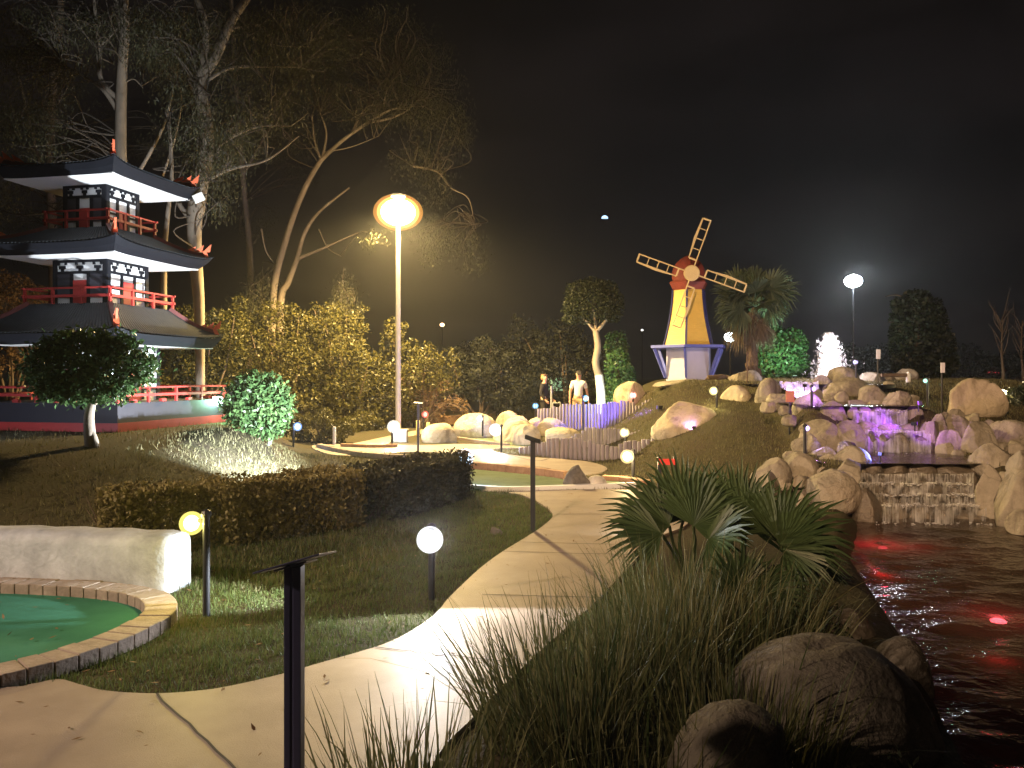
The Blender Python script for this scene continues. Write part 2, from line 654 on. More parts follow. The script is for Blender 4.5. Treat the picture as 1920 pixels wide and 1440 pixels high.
sc.view_settings.view_transform = 'Standard'
sc.view_settings.look = 'None'
sc.view_settings.exposure = 0.0
sc.view_settings.gamma = 1.0


def ball(rx, rz, n=16):
    return [(max(rx * math.sin(PI * i / n), .002), -rz * math.cos(PI * i / n)) for i in range(n + 1)]


# ------------------------------------------------------------------ lights
def point(loc, power, col, parent=None, rad=.05, spot=None, aim=None, blend=.15):
    d = bpy.data.lights.new('bulb', 'SPOT' if spot else 'POINT')
    d.energy = power
    d.color = col
    d.shadow_soft_size = rad
    if spot:
        d.spot_size = R(spot)
        d.spot_blend = blend
    o = bpy.data.objects.new('bulb', d)
    COL.objects.link(o)
    o.location = loc
    if aim is not None:
        o.rotation_euler = Vector(aim).to_track_quat('-Z', 'Y').to_euler()
    if parent:
        o.parent = parent
    return o
# ================================================================== ground
def axis(a, b, step, lo, hi, grow=1.22):
    pts = list(np.arange(a, b + 1e-6, step))
    s = step
    while pts[-1] < hi:
        s *= grow
        pts.append(pts[-1] + s)
    s = step
    while pts[0] > lo:
        s *= grow
        pts.insert(0, pts[0] - s)
    return np.array(pts)


gx = axis(-10, 12, .13, -260, 260)
gy = axis(1.5, 26, .13, -40, 600)
GX, GY = np.meshgrid(gx, gy)
GZ = T(GX, GY)
nx, ny = len(gx), len(gy)
idx = np.arange(nx * ny).reshape(ny, nx)
quads = np.stack([idx[:-1, :-1], idx[:-1, 1:], idx[1:, 1:], idx[1:, :-1]], -1).reshape(-1, 4)
ground = struct(fast_mesh('ground', np.stack([GX, GY, GZ], -1).reshape(-1, 3), quads, M['soil'], smooth=True))


def G(px, py):
    """flat-ground point (z = 0) seen at a photo pixel"""
    d = EYE * FPX / (py - HY)
    return ((px - CX) / FPX * d, d)


def inpoly(x, y, poly):
    x = np.asarray(x)
    y = np.asarray(y)
    c = np.zeros(x.shape, bool)
    n = len(poly)
    for i in range(n):
        x1, y1 = poly[i][0], poly[i][1]
        x2, y2 = poly[i - 1][0], poly[i - 1][1]
        k = ((y1 > y) != (y2 > y)) & (x < (x2 - x1) * (y - y1) / (y2 - y1 + 1e-12) + x1)
        c ^= k
    return c


NOGRASS = []


def slab(name, poly, material, off=.02, skirt=.12, smooth_k=6, parent=None, keep=True):
    """paving or turf laid on the ground: a sheet with a turned-down edge"""
    pts = catmull(poly, smooth_k) if smooth_k else [Vector((p[0], p[1], 0)) for p in poly]
    if keep:
        NOGRASS.append([(p.x, p.y) for p in pts])
    bm = bmesh.new()
    vs = [bm.verts.new((p.x, p.y, 0)) for p in pts]
    f = bm.faces.new(vs)
    if f.normal.z < 0:
        f.normal_flip()
    bm.normal_update()
    if f.normal.z < 0:
        f.normal_flip()
    bmesh.ops.triangulate(bm, faces=bm.faces[:], ngon_method='EAR_CLIP')
    for _ in range(4):
        es = [e for e in bm.edges if e.calc_length() > .6 and not e.is_boundary]
        if not es:
            break
        bmesh.ops.subdivide_edges(bm, edges=es, cuts=1)
        bmesh.ops.triangulate(bm, faces=bm.faces[:])
    for v in bm.verts:
        v.co.z = Tz(v.co.x, v.co.y) + off
    be = [e for e in bm.edges if e.is_boundary]
    r = bmesh.ops.extrude_edge_only(bm, edges=be)
    for v in [g for g in r['geom'] if isinstance(g, bmesh.types.BMVert)]:
        v.co.z -= skirt
    bmesh.ops.recalc_face_normals(bm, faces=bm.faces[:])
    me = bpy.data.meshes.new(name)
    bm.to_mesh(me)
    bm.free()
    me.materials.append(material)
    o = bpy.data.objects.new(name, me)
    COL.objects.link(o)
    if parent:
        o.parent = parent
    return o


def ribbon(line, width, h0, h1, material, name, joints=0.0, parent=None, closed=False, k=8, bev=.006):
    """kerb: a row of blocks following a line on the ground; joints = block length"""
    pts = catmull(line, k, closed)
    if joints:
        L_ = [0]
        for a, b_ in zip(pts, pts[1:]):
            L_.append(L_[-1] + (b_ - a).length)
        n = max(2, int(L_[-1] / joints))
        def at_(t):
            for i in range(len(L_) - 1):
                if t <= L_[i + 1]:
                    u = (t - L_[i]) / max(L_[i + 1] - L_[i], 1e-6)
                    return pts[i].lerp(pts[i + 1], u)
            return pts[-1]
        mb = MB()
        for i in range(n):
            a = at_(L_[-1] * i / n)
            c = at_(L_[-1] * (i + 1) / n)
            d = (c - a).normalized()
            e1 = (at_(L_[-1] * min(1, (i + .15) / n)) - at_(L_[-1] * max(0, (i - .15) / n))).normalized()
            e2 = (at_(L_[-1] * min(1, (i + 1.15) / n)) - at_(L_[-1] * max(0, (i + .85) / n))).normalized()
            s1 = Vector((-e1.y, e1.x, 0)) * width / 2
            s2 = Vector((-e2.y, e2.x, 0)) * width / 2
            j = RNG.uniform(-.004, .004)
            g_ = d * .003
            q = [a - s1 + g_, c - s2 - g_, c + s2 - g_, a + s1 + g_]
            zb = [Tz(p.x, p.y) for p in q]
            vs = [(p.x, p.y, z + h0) for p, z in zip(q, zb)] + [(p.x, p.y, z + h1 + j) for p, z in zip(q, zb)]
            mb.add(vs, [(3, 2, 1, 0), (4, 5, 6, 7), (0, 1, 5, 4), (1, 2, 6, 5), (2, 3, 7, 6), (3, 0, 4, 7)])
        o = mb.build(name, material, parent, bevel=bev)
    else:
        mb = MB()
        vs, fs = [], []
        m_ = len(pts)
        for i, p in enumerate(pts):
            d = (pts[min(i + 1, m_ - 1)] - pts[max(i - 1, 0)]).normalized()
            s = Vector((-d.y, d.x, 0)) * width / 2
            for q, h in ((p - s, h0), (p - s, h1), (p + s, h1), (p + s, h0)):
                vs.append((q.x, q.y, Tz(q.x, q.y) + h))
        for i in range(m_ - 1):
            for a in range(4):
                fs.append((i * 4 + a, i * 4 + (a + 1) % 4, i * 4 + 4 + (a + 1) % 4, i * 4 + 4 + a))
        fs.append((0, 1, 2, 3))
        fs.append(((m_ - 1) * 4 + 3, (m_ - 1) * 4 + 2, (m_ - 1) * 4 + 1, (m_ - 1) * 4))
        mb.add(vs, fs)
        o = mb.build(name, material, parent)
    return o


# ------------------------------------------------------------------ paths
left_edge = [(0, 1297), (60, 1290), (110, 1281), (150, 1291), (200, 1303), (290, 1308), (380, 1302), (450, 1290), (540, 1268),
             (600, 1250), (660, 1233), (720, 1214), (770, 1190), (815, 1158), (840, 1128), (870, 1098), (905, 1066), (940, 1040),
             (975, 1018), (1005, 999), (1025, 984), (1036, 972), (1033, 962), (1015, 948), (985, 933), (966, 924)]
right_edge = [(1180, 921), (1230, 938), (1290, 955), (1290, 985), (1235, 1012), (1195, 1050), (1120, 1130), (1010, 1230), (900, 1340), (800, 1470)]
polyA = [G(*p) for p in left_edge + right_edge] + [(-.25, 2.0), (-.2, .4), (-4.2, .4), (-4.6, 3.4), (-3.4, 4.0)]
pathA = struct(slab('path', polyA, M['concrete'], .022, .12, 5))

polyB = [G(*p) for p in [(585, 838), (640, 834.5), (735, 836), (800, 836), (870, 834), (962, 837.5), (988, 841), (945, 842), (924, 845), (938, 851), (985, 858),
                         (1060, 863), (1110, 869), (1138, 880), (1120, 890), (1060, 894), (960, 884), (874, 875), (868, 864), (850, 853), (790, 849),
                         (735, 851), (660, 856), (612, 852)]]
pathB = struct(slab('path', polyB, M['concrete'], .022, .12, 4))
polyC = [G(*p) for p in [(650, 836.5), (700, 825), (742, 816), (790, 806.5), (850, 800), (872, 802), (810, 811), (775, 818), (742, 824), (714, 836.2)]]
pathC = struct(slab('path', polyC, M['concrete'], .017, .12, 4))

mb = MB()
for a, c in [((702, 1221), (1010, 1256)), ((905, 1066 + 55), (1128, 1127)), ((1042, 968), (1290, 968)), ((292, 1310), (470, 1480)), ((942, 1039), (1210, 1046)),
             ((968, 1021), (1160, 1026))]:
    A_, C_ = G(*a), G(*c)
    n = 10
    pts = []
    for i in range(n + 1):
        t = i / n
        pts.append((A_[0] + (C_[0] - A_[0]) * t + RNG.normal(0, .004), A_[1] + (C_[1] - A_[1]) * t + RNG.normal(0, .004)))
    for p, q in zip(pts, pts[1:]):
        d = Vector((q[0] - p[0], q[1] - p[1], 0)).normalized()
        s = Vector((-d.y, d.x, 0)) * .006
        mb.add([(p[0] - s.x, p[1] - s.y, .0265), (q[0] - s.x, q[1] - s.y, .0265), (q[0] + s.x, q[1] + s.y, .0265), (p[0] + s.x, p[1] + s.y, .0265)], [(0, 1, 2, 3)])
for line in ([(905, 869), (960, 873), (1020, 879), (1038, 885), (1030, 889), (1000, 890)], [(870, 864), (905, 869)], [(940, 851), (1000, 866), (1030, 862)]):
    pts = catmull([G(*p) for p in line], 6, False)
    for p, q in zip(pts, pts[1:]):
        d = (q - p).normalized()
        s = Vector((-d.y, d.x, 0)) * .012
        mb.add([(p.x - s.x, p.y - s.y, .0265), (q.x - s.x, q.y - s.y, .0265), (q.x + s.x, q.y + s.y, .0265), (p.x + s.x, p.y + s.y, .0265)], [(0, 1, 2, 3)])
struct(mb.build('path_joints', M['joint']))

# sand-coloured ground between the upper log walls
polyS = [G(*p) for p in [(1010, 838), (1030, 826), (1060, 818), (1100, 812), (1140, 812), (1105, 818), (1075, 828), (1040, 840)]]

# ------------------------------------------------------------------ near putting green with brick kerb and stucco wall
outer = [(-3.3, 3.3), (-2.95, 3.72), (-2.6, 4.06), (-2.40, 4.28), (-2.24, 4.62), (-2.17, 4.95), (-2.19, 5.25), (-2.38, 5.58), (-2.72, 5.83), (-3.2, 5.98), (-3.85, 6.07), (-4.8, 6.1), (-6, 6.0)]
mid = []
pts = catmull(outer, 6, False)
inner = []
for i, p in enumerate(pts):
    d = (pts[min(i + 1, len(pts) - 1)] - pts[max(i - 1, 0)]).normalized()
    nrm = Vector((-d.y, d.x, 0))
    mid.append(p + nrm * .105)
    inner.append(p + nrm * .2)
green = thing('putting_green', 'teal putting green with pale brick kerb in front of the white stucco wall', 'golf hole', (-3.6, 4.9, 0))
IL = Matrix.Translation((3.6, -4.9, 0))


def localize(o, root):
    o.parent = root
    o.matrix_parent_inverse = Matrix.Translation(-root.location)
    return o


localize(ribbon([(p.x, p.y) for p in mid[::3]] + [(mid[-1].x, mid[-1].y)], .2, -.05, .085, M['brick'], 'brick_kerb', .115), green)
tpoly = [(p.x, p.y) for p in inner[::2]] + [(-6, 3.3)]
localize(slab('turf', tpoly, M['turf'], .012, .05, 0), green)
NOGRASS.append([(p.x, p.y) for p in pts] + [(-6, 3.3)])

# stucco wall behind the green: long rounded bar, right end lit
wl = thing('stucco_wall', 'low rounded white stucco wall behind the teal putting green', 'wall', (-2.62, 6.0, 0))
mb = MB()
wt = .34
prof = []
line = [(-2.52, 6.0), (-3.2, 6.13), (-4.0, 6.22), (-5.0, 6.22), (-6.2, 6.1)]
cl = catmull(line, 6, False)
sec = [(-wt / 2, 0), (-wt / 2, .36), (-wt / 2 + .03, .405), (-wt / 2 + .09, .43), (wt / 2 - .09, .43), (wt / 2 - .03, .405), (wt / 2, .36), (wt / 2, 0)]
vs, fs = [], []
cl2 = [cl[0] + Vector((.03, -.006, 0))] + cl
for i, p in enumerate(cl2):
    d = (cl2[min(i + 1, len(cl2) - 1)] - cl2[max(i - 1, 0)]).normalized()
    nr = Vector((-d.y, d.x, 0))
    for k, (o_, h) in enumerate(sec):
        sh = .9 if i == 0 else 1
        vs.append((p.x + nr.x * o_ * sh + 2.62, p.y + nr.y * o_ * sh - 6.0, h * (.97 if i == 0 else 1) + .006 * math.sin(i * 2.1 + k)))
for i in range(len(cl2) - 1):
    for k in range(7):
        fs.append((i * 8 + k, i * 8 + k + 1, i * 8 + 8 + k + 1, i * 8 + 8 + k))
fs.append(tuple(range(7, -1, -1)))
mb.add(vs, fs)
mb.build('wall_body', M['stucco'], wl, smooth=True, bevel=.02)

# ------------------------------------------------------------------ centre hole: pale turf, orange brick behind, white kerb in front
hole = thing('putting_green', 'long pale olive putting green with a rock on it and orange brick edging', 'golf hole', (*G(1000, 905), 0))
tp = [G(*p) for p in [(868, 884), (960, 890), (1040, 899), (1062, 903), (1150, 904), (1200, 912), (1150, 914), (1060, 917.5), (960, 920), (868, 917)]]
localize(slab('turf', tp, M['turf_olive'], .03, .1, 3), hole)
localize(ribbon([G(*p) for p in [(862, 878), (900, 881), (960, 887), (1020, 893.5), (1062, 899)]], .13, -.02, .13, M['brick_orange'], 'brick_kerb', .2), hole)
localize(ribbon([G(*p) for p in [(860, 917), (900, 920), (960, 922.5), (1060, 919.5), (1120, 917), (1190, 914)]], .09, -.02, .075, M['white_paint'], 'white_kerb'), hole)
localize(ribbon([G(*p) for p in [(1130, 903), (1170, 905), (1215, 913)]], .16, -.02, .09, M['brick_orange'], 'brick_kerb', .25), hole)
# far hole by the yellow boulders
hole2 = thing('putting_green', 'dark strip of putting turf below the yellow lit boulders', 'golf hole', (*G(930, 828), 0))
tp = [G(*p) for p in [(852, 817), (872, 815.5), (940, 822), (1000, 831), (1002, 837), (950, 836.5), (905, 831), (860, 823)]]
localize(slab('turf', tp, M['turf_olive'], .02, .1, 3), hole2)
localize(ribbon([G(*p) for p in [(838, 822), (870, 826), (910, 832), (952, 837)]], .12, -.02, .07, M['concrete'], 'kerb'), hole2)
localize(ribbon([G(*p) for p in [(640, 839), (700, 841), (745, 840)]], .1, .0, .09, M['brick_orange'], 'kerb', .3), hole2)
bk = tag(ribbon([G(*p) for p in [(598, 840), (640, 850), (690, 858), (760, 862)]], .14, -.02, .1, M['brick'], 'brick_kerb', .22), 'curving brick kerb where the path passes behind the clipped hedge', 'kerb')
bm_ = tag(ribbon([G(*p) for p in [(800, 798), (840, 795.5), (885, 793)]], .3, -.02, .28, M['brick_orange'], 'low_wall', .5), 'low orange block wall left of the yellow boulders', 'low wall')


# ================================================================== boulders
def ico(n):
    bm = bmesh.new()
    bmesh.ops.create_icosphere(bm, subdivisions=n, radius=1)
    v = np.array([p.co[:] for p in bm.verts])
    f = np.array([[q.index for q in p.verts] for p in bm.faces])
    bm.free()
    return v, f


ICO4 = ico(5)
ICO3 = ico(4)


def wob(p, freq, rng, k=7):
    o = np.zeros(len(p))
    for _ in range(k):
        d = rng.normal(size=3)
        d /= np.linalg.norm(d)
        o += np.sin(p @ d * freq * rng.uniform(.7, 1.4) + rng.uniform(0, 6.3))
    return o / k


def rock_mesh(seed, cuts=4, rough=1.0, hi=True, point=0.0):
    rng = np.random.default_rng(seed)
    v, f = (ICO4 if hi else ICO3)
    p = v.copy()
    # a few broken flat faces
    for _ in range(cuts):
        n = rng.normal(size=3)
        n[2] = abs(n[2]) * .8 - .1
        n /= np.linalg.norm(n)
        h = rng.uniform(.56, .86)
        e = np.maximum(0, p @ n - h)
        p -= np.outer(e * .95, n)
    r = 1 + .22 * rough * wob(v, 2.0, rng) + .09 * rough * wob(v, 5, rng) + .05 * rough * wob(v, 12, rng) + .018 * wob(v, 27, rng)
    # weathered creases
    for _ in range(2):
        d = rng.normal(size=3)
        d /= np.linalg.norm(d)
        t = v @ d + .12 * wob(v, 4, rng) - rng.uniform(-.5, .5)
        r -= .07 * rough * np.exp(-(t / .045) ** 2)
    p *= r[:, None]
    if point:
        zz = np.clip(p[:, 2], 0, 1)
        p[:, 0] *= 1 - point * zz
        p[:, 1] *= 1 - point * zz
    return p, f


def rock(label, x0, y0, x1, y1, d, mat_='rock', seed=0, cuts=3, rough=.8, deep=.9, point=0.0, group='granite boulders beside the stream', name='boulder', rot=0.0, hi=True, sink=.12, parent=None, cat='boulder'):
    p, f = rock_mesh(seed, cuts, rough, hi, point)
    c_, s_ = math.cos(rot), math.sin(rot)
    q = p.copy()
    q[:, 0], q[:, 2] = p[:, 0] * c_ - p[:, 2] * s_, p[:, 0] * s_ + p[:, 2] * c_
    p = q
    wx = (x1 - x0) * d / FPX
    A_ = W((x0 + x1) / 2, y1, d)
    H = (y1 - y0) * d / FPX
    mn, mx = p.min(0), p.max(0)
    p[:, 0] = (p[:, 0] - (mn[0] + mx[0]) / 2) / (mx[0] - mn[0]) * wx
    p[:, 1] = (p[:, 1] - (mn[1] + mx[1]) / 2) / (mx[1] - mn[1]) * max(wx * deep, .5 * H)
    t = (p[:, 2] - mn[2]) / (mx[2] - mn[2])
    # the lower third is buried
    p[:, 2] = (t - .3) / .7 * H
    p[:, 2] = np.where(p[:, 2] < 0, p[:, 2] * .6, p[:, 2])
    o = fast_mesh(name, p, f, M[mat_], smooth=True, parent=parent)
    if parent is None:
        o.location = A_
        tag(o, label, cat, group)
    else:
        o.location = A_ - parent.location
    return o


RK = [
 # upper pool, far side
 ('boulder with a violet lit right side at the foot of the fan palm', 1369, 694, 1428, 727, 20, 'rock', 1),
 ('yellow lit tan boulder with a dark cleft right of the yellow bollard lamp', 1348, 722, 1411, 767, 17, 'rock', 2),
 ('big round boulder left of the topmost violet cascade', 1414, 708, 1466, 758, 16.5, 'rock', 3),
 ('low boulder behind the small orange sign', 1438, 738, 1488, 766, 15.6, 'rock', 4),
 ('wide sloping boulder behind the violet bollard lamp', 1485, 737, 1554, 782, 14.6, 'rock', 5),
 ('dome shaped boulder with violet rim left of the violet waterfall', 1534, 751, 1589, 795, 13.7, 'rock', 6),
 ('large cracked boulder behind the lilac bollard lamp', 1494, 786, 1574, 842, 12.9, 'rock', 7),
 ('small flat boulder at the left foot of the large cracked boulder', 1485, 812, 1539, 846, 12.3, 'rock', 8),
 ('slanting boulder at the left edge of the tan waterfall', 1560, 788, 1622, 842, 12.8, 'rock', 9),
 ('wet dark stone at the lower left end of the tan waterfall', 1572, 826, 1612, 852, 12.1, 'rock_wet', 10),
 ('broad boulder on the crest in front of the fountain jet', 1547, 687, 1609, 722, 19, 'rock', 11),
 ('dark boulder at the left foot of the fountain jet', 1519, 703, 1562, 737, 18, 'rock', 12),
 ('long brown boulder below the broad crest boulder', 1538, 707, 1627, 754, 16.6, 'rock', 13),
 ('flat crest boulder left of the tall white sign', 1611, 697, 1657, 718, 20, 'rock', 15),
 ('short crest boulder between the tall white sign and the white pipe rail', 1655, 701, 1681, 717, 20.2, 'rock', 16),
 ('rounded crest boulder behind the white pipe rail', 1671, 691, 1721, 717, 20.8, 'rock', 17),
 ('smooth rounded boulder above the left end of the violet waterfall pool', 1607, 721, 1664, 758, 15.6, 'rock', 18),
 ('mottled boulder hanging over the right end of the violet waterfall', 1656, 732, 1711, 774, 14.4, 'rock', 19),
 ('tilted slab behind the mottled overhanging boulder', 1694, 740, 1729, 768, 14.9, 'rock', 20),
 ('dark boulder in the shade right of the violet waterfall', 1697, 759, 1732, 797, 13.7, 'rock', 21),
 ('small violet topped stone beside the dark shaded boulder', 1724, 772, 1753, 796, 13.7, 'rock', 22),
 ('violet lit boulder right of the waterfall', 1744, 775, 1779, 821, 13.1, 'rock', 23),
 ('small pale stone above the violet lit boulder', 1761, 772, 1780, 786, 14, 'rock', 24),
 ('long smooth boulder right of the violet lit boulder', 1767, 777, 1822, 816, 13.3, 'rock', 25),
 ('violet lit slab standing at the right end of the tan waterfall', 1729, 789, 1762, 834, 12.8, 'rock', 26),
 ('wide boulder at the right shore of the middle pool', 1754, 805, 1805, 851, 12.5, 'rock', 27),
 ('heart shaped boulder at the right shore of the middle pool', 1797, 789, 1868, 853, 12.3, 'rock', 28),
 ('small round stone on top of the heart shaped boulder', 1839, 786, 1869, 807, 13.5, 'rock', 29),
 ('long flat boulder at the right edge above the middle pool', 1854, 787, 1945, 838, 13, 'rock', 30),
 ('huge creased pale boulder on the right bank beside the ground lamp', 1776, 709, 1881, 778, 15.6, 'rock', 31),
 ('large dark topped boulder right of the middle pool outflow', 1821, 829, 1911, 888, 10.9, 'rock', 32),
 ('grey boulder at the right frame edge beside the dark topped boulder', 1892, 844, 1962, 908, 10.2, 'rock', 33),
 ('tall boulder at the right end of the lower waterfall', 1823, 870, 1882, 975, 9.95, 'rock', 34),
 ('massive boulder with a dark crack right of the lower waterfall', 1862, 879, 1965, 992, 9.5, 'rock', 35),
 ('small boulder at the waterline below the massive boulder', 1894, 953, 1962, 996, 8.9, 'rock', 36),
 ('brown boulder behind the fan palm leaves', 1408, 857, 1484, 914, 10.5, 'rock', 37),
 ('brown boulder half hidden by fan palm leaves, lower of two', 1411, 882, 1468, 945, 9.8, 'rock', 38),
 ('pale dome boulder with violet right edge beside the lilac bollard lamp', 1457, 847, 1534, 894, 11, 'rock', 39),
 ('small violet lit stone behind the pale dome boulder', 1527, 852, 1568, 884, 11.3, 'rock', 40),
 ('blue lit boulder on the left shore of the middle pool', 1559, 835, 1634, 885, 11.2, 'rock', 41),
 ('lilac boulder below the blue lit boulder', 1557, 861, 1617, 910, 10.6, 'rock', 42),
 ('ochre boulder with red lit right side at the lower waterfall', 1519, 879, 1614, 952, 9.9, 'rock', 43),
 ('dark boulder in the gap behind the fan palm', 1481, 892, 1527, 927, 10.5, 'rock_dark', 44),
 ('flat pale stone behind the blue lit boulder', 1516, 837, 1567, 860, 11.9, 'rock', 45),
 ('black wet boulder at the left end of the lower waterfall', 1600, 915, 1654, 985, 9.75, 'rock_wet', 46),
 # foreground shore
 ('huge smooth dark boulder on the near pond shore', 1330, 1196, 1755, 1560, 3.7, 'rock_shore', 51),
 ('tan lit boulder on the pond shore behind the huge smooth boulder', 1535, 1140, 1652, 1310, 5.0, 'rock_shore', 52),
 ('sloping boulder entering the water right of the tan lit boulder', 1625, 1190, 1742, 1360, 4.5, 'rock_shore', 53),
 ('grey broken boulder under the reed clumps at the bottom of the frame', 1250, 1318, 1500, 1560, 3.0, 'rock_shore', 54),
 ('upright brown boulder on the shore beneath the fan palm', 1495, 1010, 1575, 1185, 6.6, 'rock_shore', 55),
]
for r in RK:
    kw = {}
    s = r[7]
    kw = dict(cuts=5, rough=.62)
    if s in (51, 54):
        kw = dict(cuts=1, rough=.35, deep=1.1)
    if s in (52, 53):
        kw = dict(cuts=2, rough=.45)
    if s in (6, 3, 18, 39, 41, 43, 11):
        kw = dict(cuts=4, rough=.5)
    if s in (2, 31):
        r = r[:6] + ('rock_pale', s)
    if s == 31:
        kw = dict(cuts=5, rough=1.15, deep=.6)
    rock(*r[:6], mat_=r[6], seed=s + (140 if s == 31 else 100), **kw)
Y = 'boulders lit by the street lamp'
for lab, a, b_, c, d, e, sd, kw in [
    ('broad smooth yellow boulder behind the small white bollard lamp', 850, 774, 933, 819, 21, 61, dict(cuts=1, rough=.35)),
    ('tall round yellow boulder at the back of the yellow heap', 929, 770, 977, 806, 21.6, 62, dict(cuts=1, rough=.35)),
    ('creased yellow boulder in the middle of the yellow heap', 938, 779, 1002, 829, 20.5, 63, dict(cuts=3, rough=.9)),
    ('yellow boulder at the left end of the upper log wall', 988, 780, 1027, 806, 21, 64, dict(cuts=2, rough=.6)),
    ('wide flat yellow boulder below the upper log wall', 1003, 783, 1063, 812, 19.7, 65, dict(cuts=3, rough=.6)),
    ('peach coloured boulder with a dark notch above the turf strip', 958, 795, 1017, 834, 18.6, 66, dict(cuts=4, rough=.9)),
    ('low sandy boulder between the two log walls', 1022, 801, 1092, 826, 18.2, 67, dict(cuts=3, rough=.4)),
    ('low front boulder of the yellow heap beside the turf strip', 925, 797, 985, 828, 19.6, 73, dict(cuts=4, rough=.6)),
    ('isolated low yellow boulder right of the street lamp foot', 790, 793, 859, 829, 19.6, 68, dict(cuts=4, rough=.7)),
    ('large pointed boulder with pink lit foot right of the log walls', 1219, 752, 1364, 824, 16, 69, dict(cuts=4, rough=.4, point=.3)),
    ('whitish leaning boulder behind the right end of the upper log wall', 1150, 715, 1212, 756, 23, 70, dict(cuts=3, rough=.5)),
    ('black lump of rock on the dark lawn beside the path', 911, 988, 948, 1022, 8.15, 72, dict(cuts=4, mat_='rock_dark')),
]:
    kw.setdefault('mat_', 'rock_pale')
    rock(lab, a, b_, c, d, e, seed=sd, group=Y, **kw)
FS = [(1440, 762, 30, 16), (1472, 768, 26, 14), (1556, 784, 34, 18), (1480, 786, 30, 16), (1584, 800, 28, 20), (1600, 815, 26, 18), (1580, 742, 30, 16), (1605, 757, 34, 14), (1640, 757, 30, 13), (1690, 773, 30, 16),
      (1735, 800, 26, 18), (1790, 775, 36, 16), (1825, 782, 30, 14), (1770, 840, 30, 20), (1872, 838, 34, 22), (1845, 850, 34, 18), (1800, 851, 30, 14), (1905, 838, 40, 22), (1500, 862, 28, 14), (1480, 852, 26, 12),
      (1545, 885, 28, 18), (1500, 900, 30, 18), (1470, 905, 26, 18), (1605, 892, 22, 18), (1450, 930, 30, 22), (1500, 935, 30, 22), (1880, 895, 30, 20), (1530, 738, 30, 14), (1510, 800, 24, 14), (1550, 848, 28, 14), (1625, 742, 26, 12), (1668, 720, 22, 10), (1738, 772, 22, 12)]
for q, (x, y, w_, h_) in enumerate(FS):
    g = hit(x, y + h_ * .5)
    d_ = np.interp(y, [715, 760, 800, 850, 890, 940], [18, 14.4, 13.0, 12.0, 10.6, 9.7])
    rock('small tan filler stone wedged between the larger boulders of the stream banks', x - w_ / 2, y - h_ * .55, x + w_ / 2, y + h_ * .6, float(d_), seed=700 + q, cuts=7, rough=.8, hi=False, name='filler_stone', cat='stone', group='small filler stones on the stream banks')
rk = rock('dark pointed rock obstacle standing on the pale olive putting green', 1055, 871, 1112, 915, 11.55, seed=81, cuts=4, rough=.7, mat_='rock_dark', point=.25, group='rocks on the putting green', deep=.7)
rock('small white rock leaning against the dark rock obstacle', 1102, 891, 1138, 915, 11.5, seed=83, cuts=3, rough=.7, mat_='rock_white', group='rocks on the putting green')
rock('low stone footing slab on the grass below the windmill', 1225, 711, 1345, 724, 21.2, seed=84, cuts=2, rough=.3, group='granite boulders beside the stream')

# ================================================================== stepped falls: stone ledges, water
def ledge(label, stones, d, mat_='rock_wet', seed=0):
    x0 = min(s[0] for s in stones)
    x1 = max(s[2] for s in stones)
    y1 = max(s[3] for s in stones)
    root = thing('stone_ledge', label, 'stone ledge', W((x0 + x1) / 2, y1, d), 0, 'stone ledges of the waterfalls')
    for i, s in enumerate(stones):
        rock('', *s, d + (.14 if mat_ == 'rock_wet' else .05), mat_=mat_, seed=seed * 20 + i + 300, cuts=3, rough=.75, deep=.62, name='stone', parent=root, hi=False)


ledge('top ledge of long flat stones under the middle pool lip', [(1622, 867, 1658, 892), (1650, 868, 1708, 893), (1704, 870, 1758, 893), (1752, 870, 1830, 893)], 10.75, 'rock_wet', 1)
ledge('second stone ledge down in the lower waterfall', [(1602, 886, 1642, 911), (1636, 886, 1668, 912), (1664, 886, 1706, 912), (1702, 886, 1752, 912), (1748, 886, 1790, 912), (1786, 886, 1832, 912)], 10.5, 'rock_wet', 2)
ledge('third stone ledge with round stones in the lower waterfall', [(1607, 902, 1652, 929), (1648, 903, 1690, 930), (1684, 904, 1722, 930), (1716, 903, 1770, 930), (1768, 904, 1832, 930)], 10.3, 'rock_wet', 3)
ledge('fourth stone ledge with dark hollows in the lower waterfall', [(1640, 924, 1690, 955), (1686, 926, 1730, 955), (1726, 926, 1784, 955), (1778, 926, 1834, 955)], 10.05, 'rock_wet', 4)
ledge('bottom row of rounded stones in the lower waterfall', [(1650, 945, 1702, 985), (1698, 948, 1752, 985), (1746, 948, 1800, 985), (1772, 958, 1858, 990)], 9.8, 'rock_wet', 5)
ledge('row of small pinkish stones at the lip of the violet waterfall', [(1588, 762, 1612, 782), (1606, 761, 1636, 782), (1630, 761, 1664, 782), (1658, 764, 1690, 784)], 13.6, 'rock', 6)
ledge('stone ledge under the violet water sheet', [(1598, 774, 1622, 797), (1608, 776, 1636, 797), (1630, 778, 1662, 797), (1672, 778, 1698, 797)], 13.3, 'rock_wet', 7)
ledge('stone ledge between the violet and the tan water sheets', [(1600, 790, 1646, 815), (1640, 794, 1688, 815), (1684, 794, 1722, 815)], 13.0, 'rock', 8)
ledge('rounded stones behind the tan water sheet', [(1618, 808, 1650, 852), (1644, 812, 1672, 852), (1668, 810, 1704, 852), (1704, 816, 1758, 852)], 12.6, 'rock_wet', 9)
ledge('stones under the topmost violet cascade', [(1460, 715, 1492, 745), (1486, 718, 1516, 745), (1508, 716, 1536, 745)], 17.2, 'rock', 10)


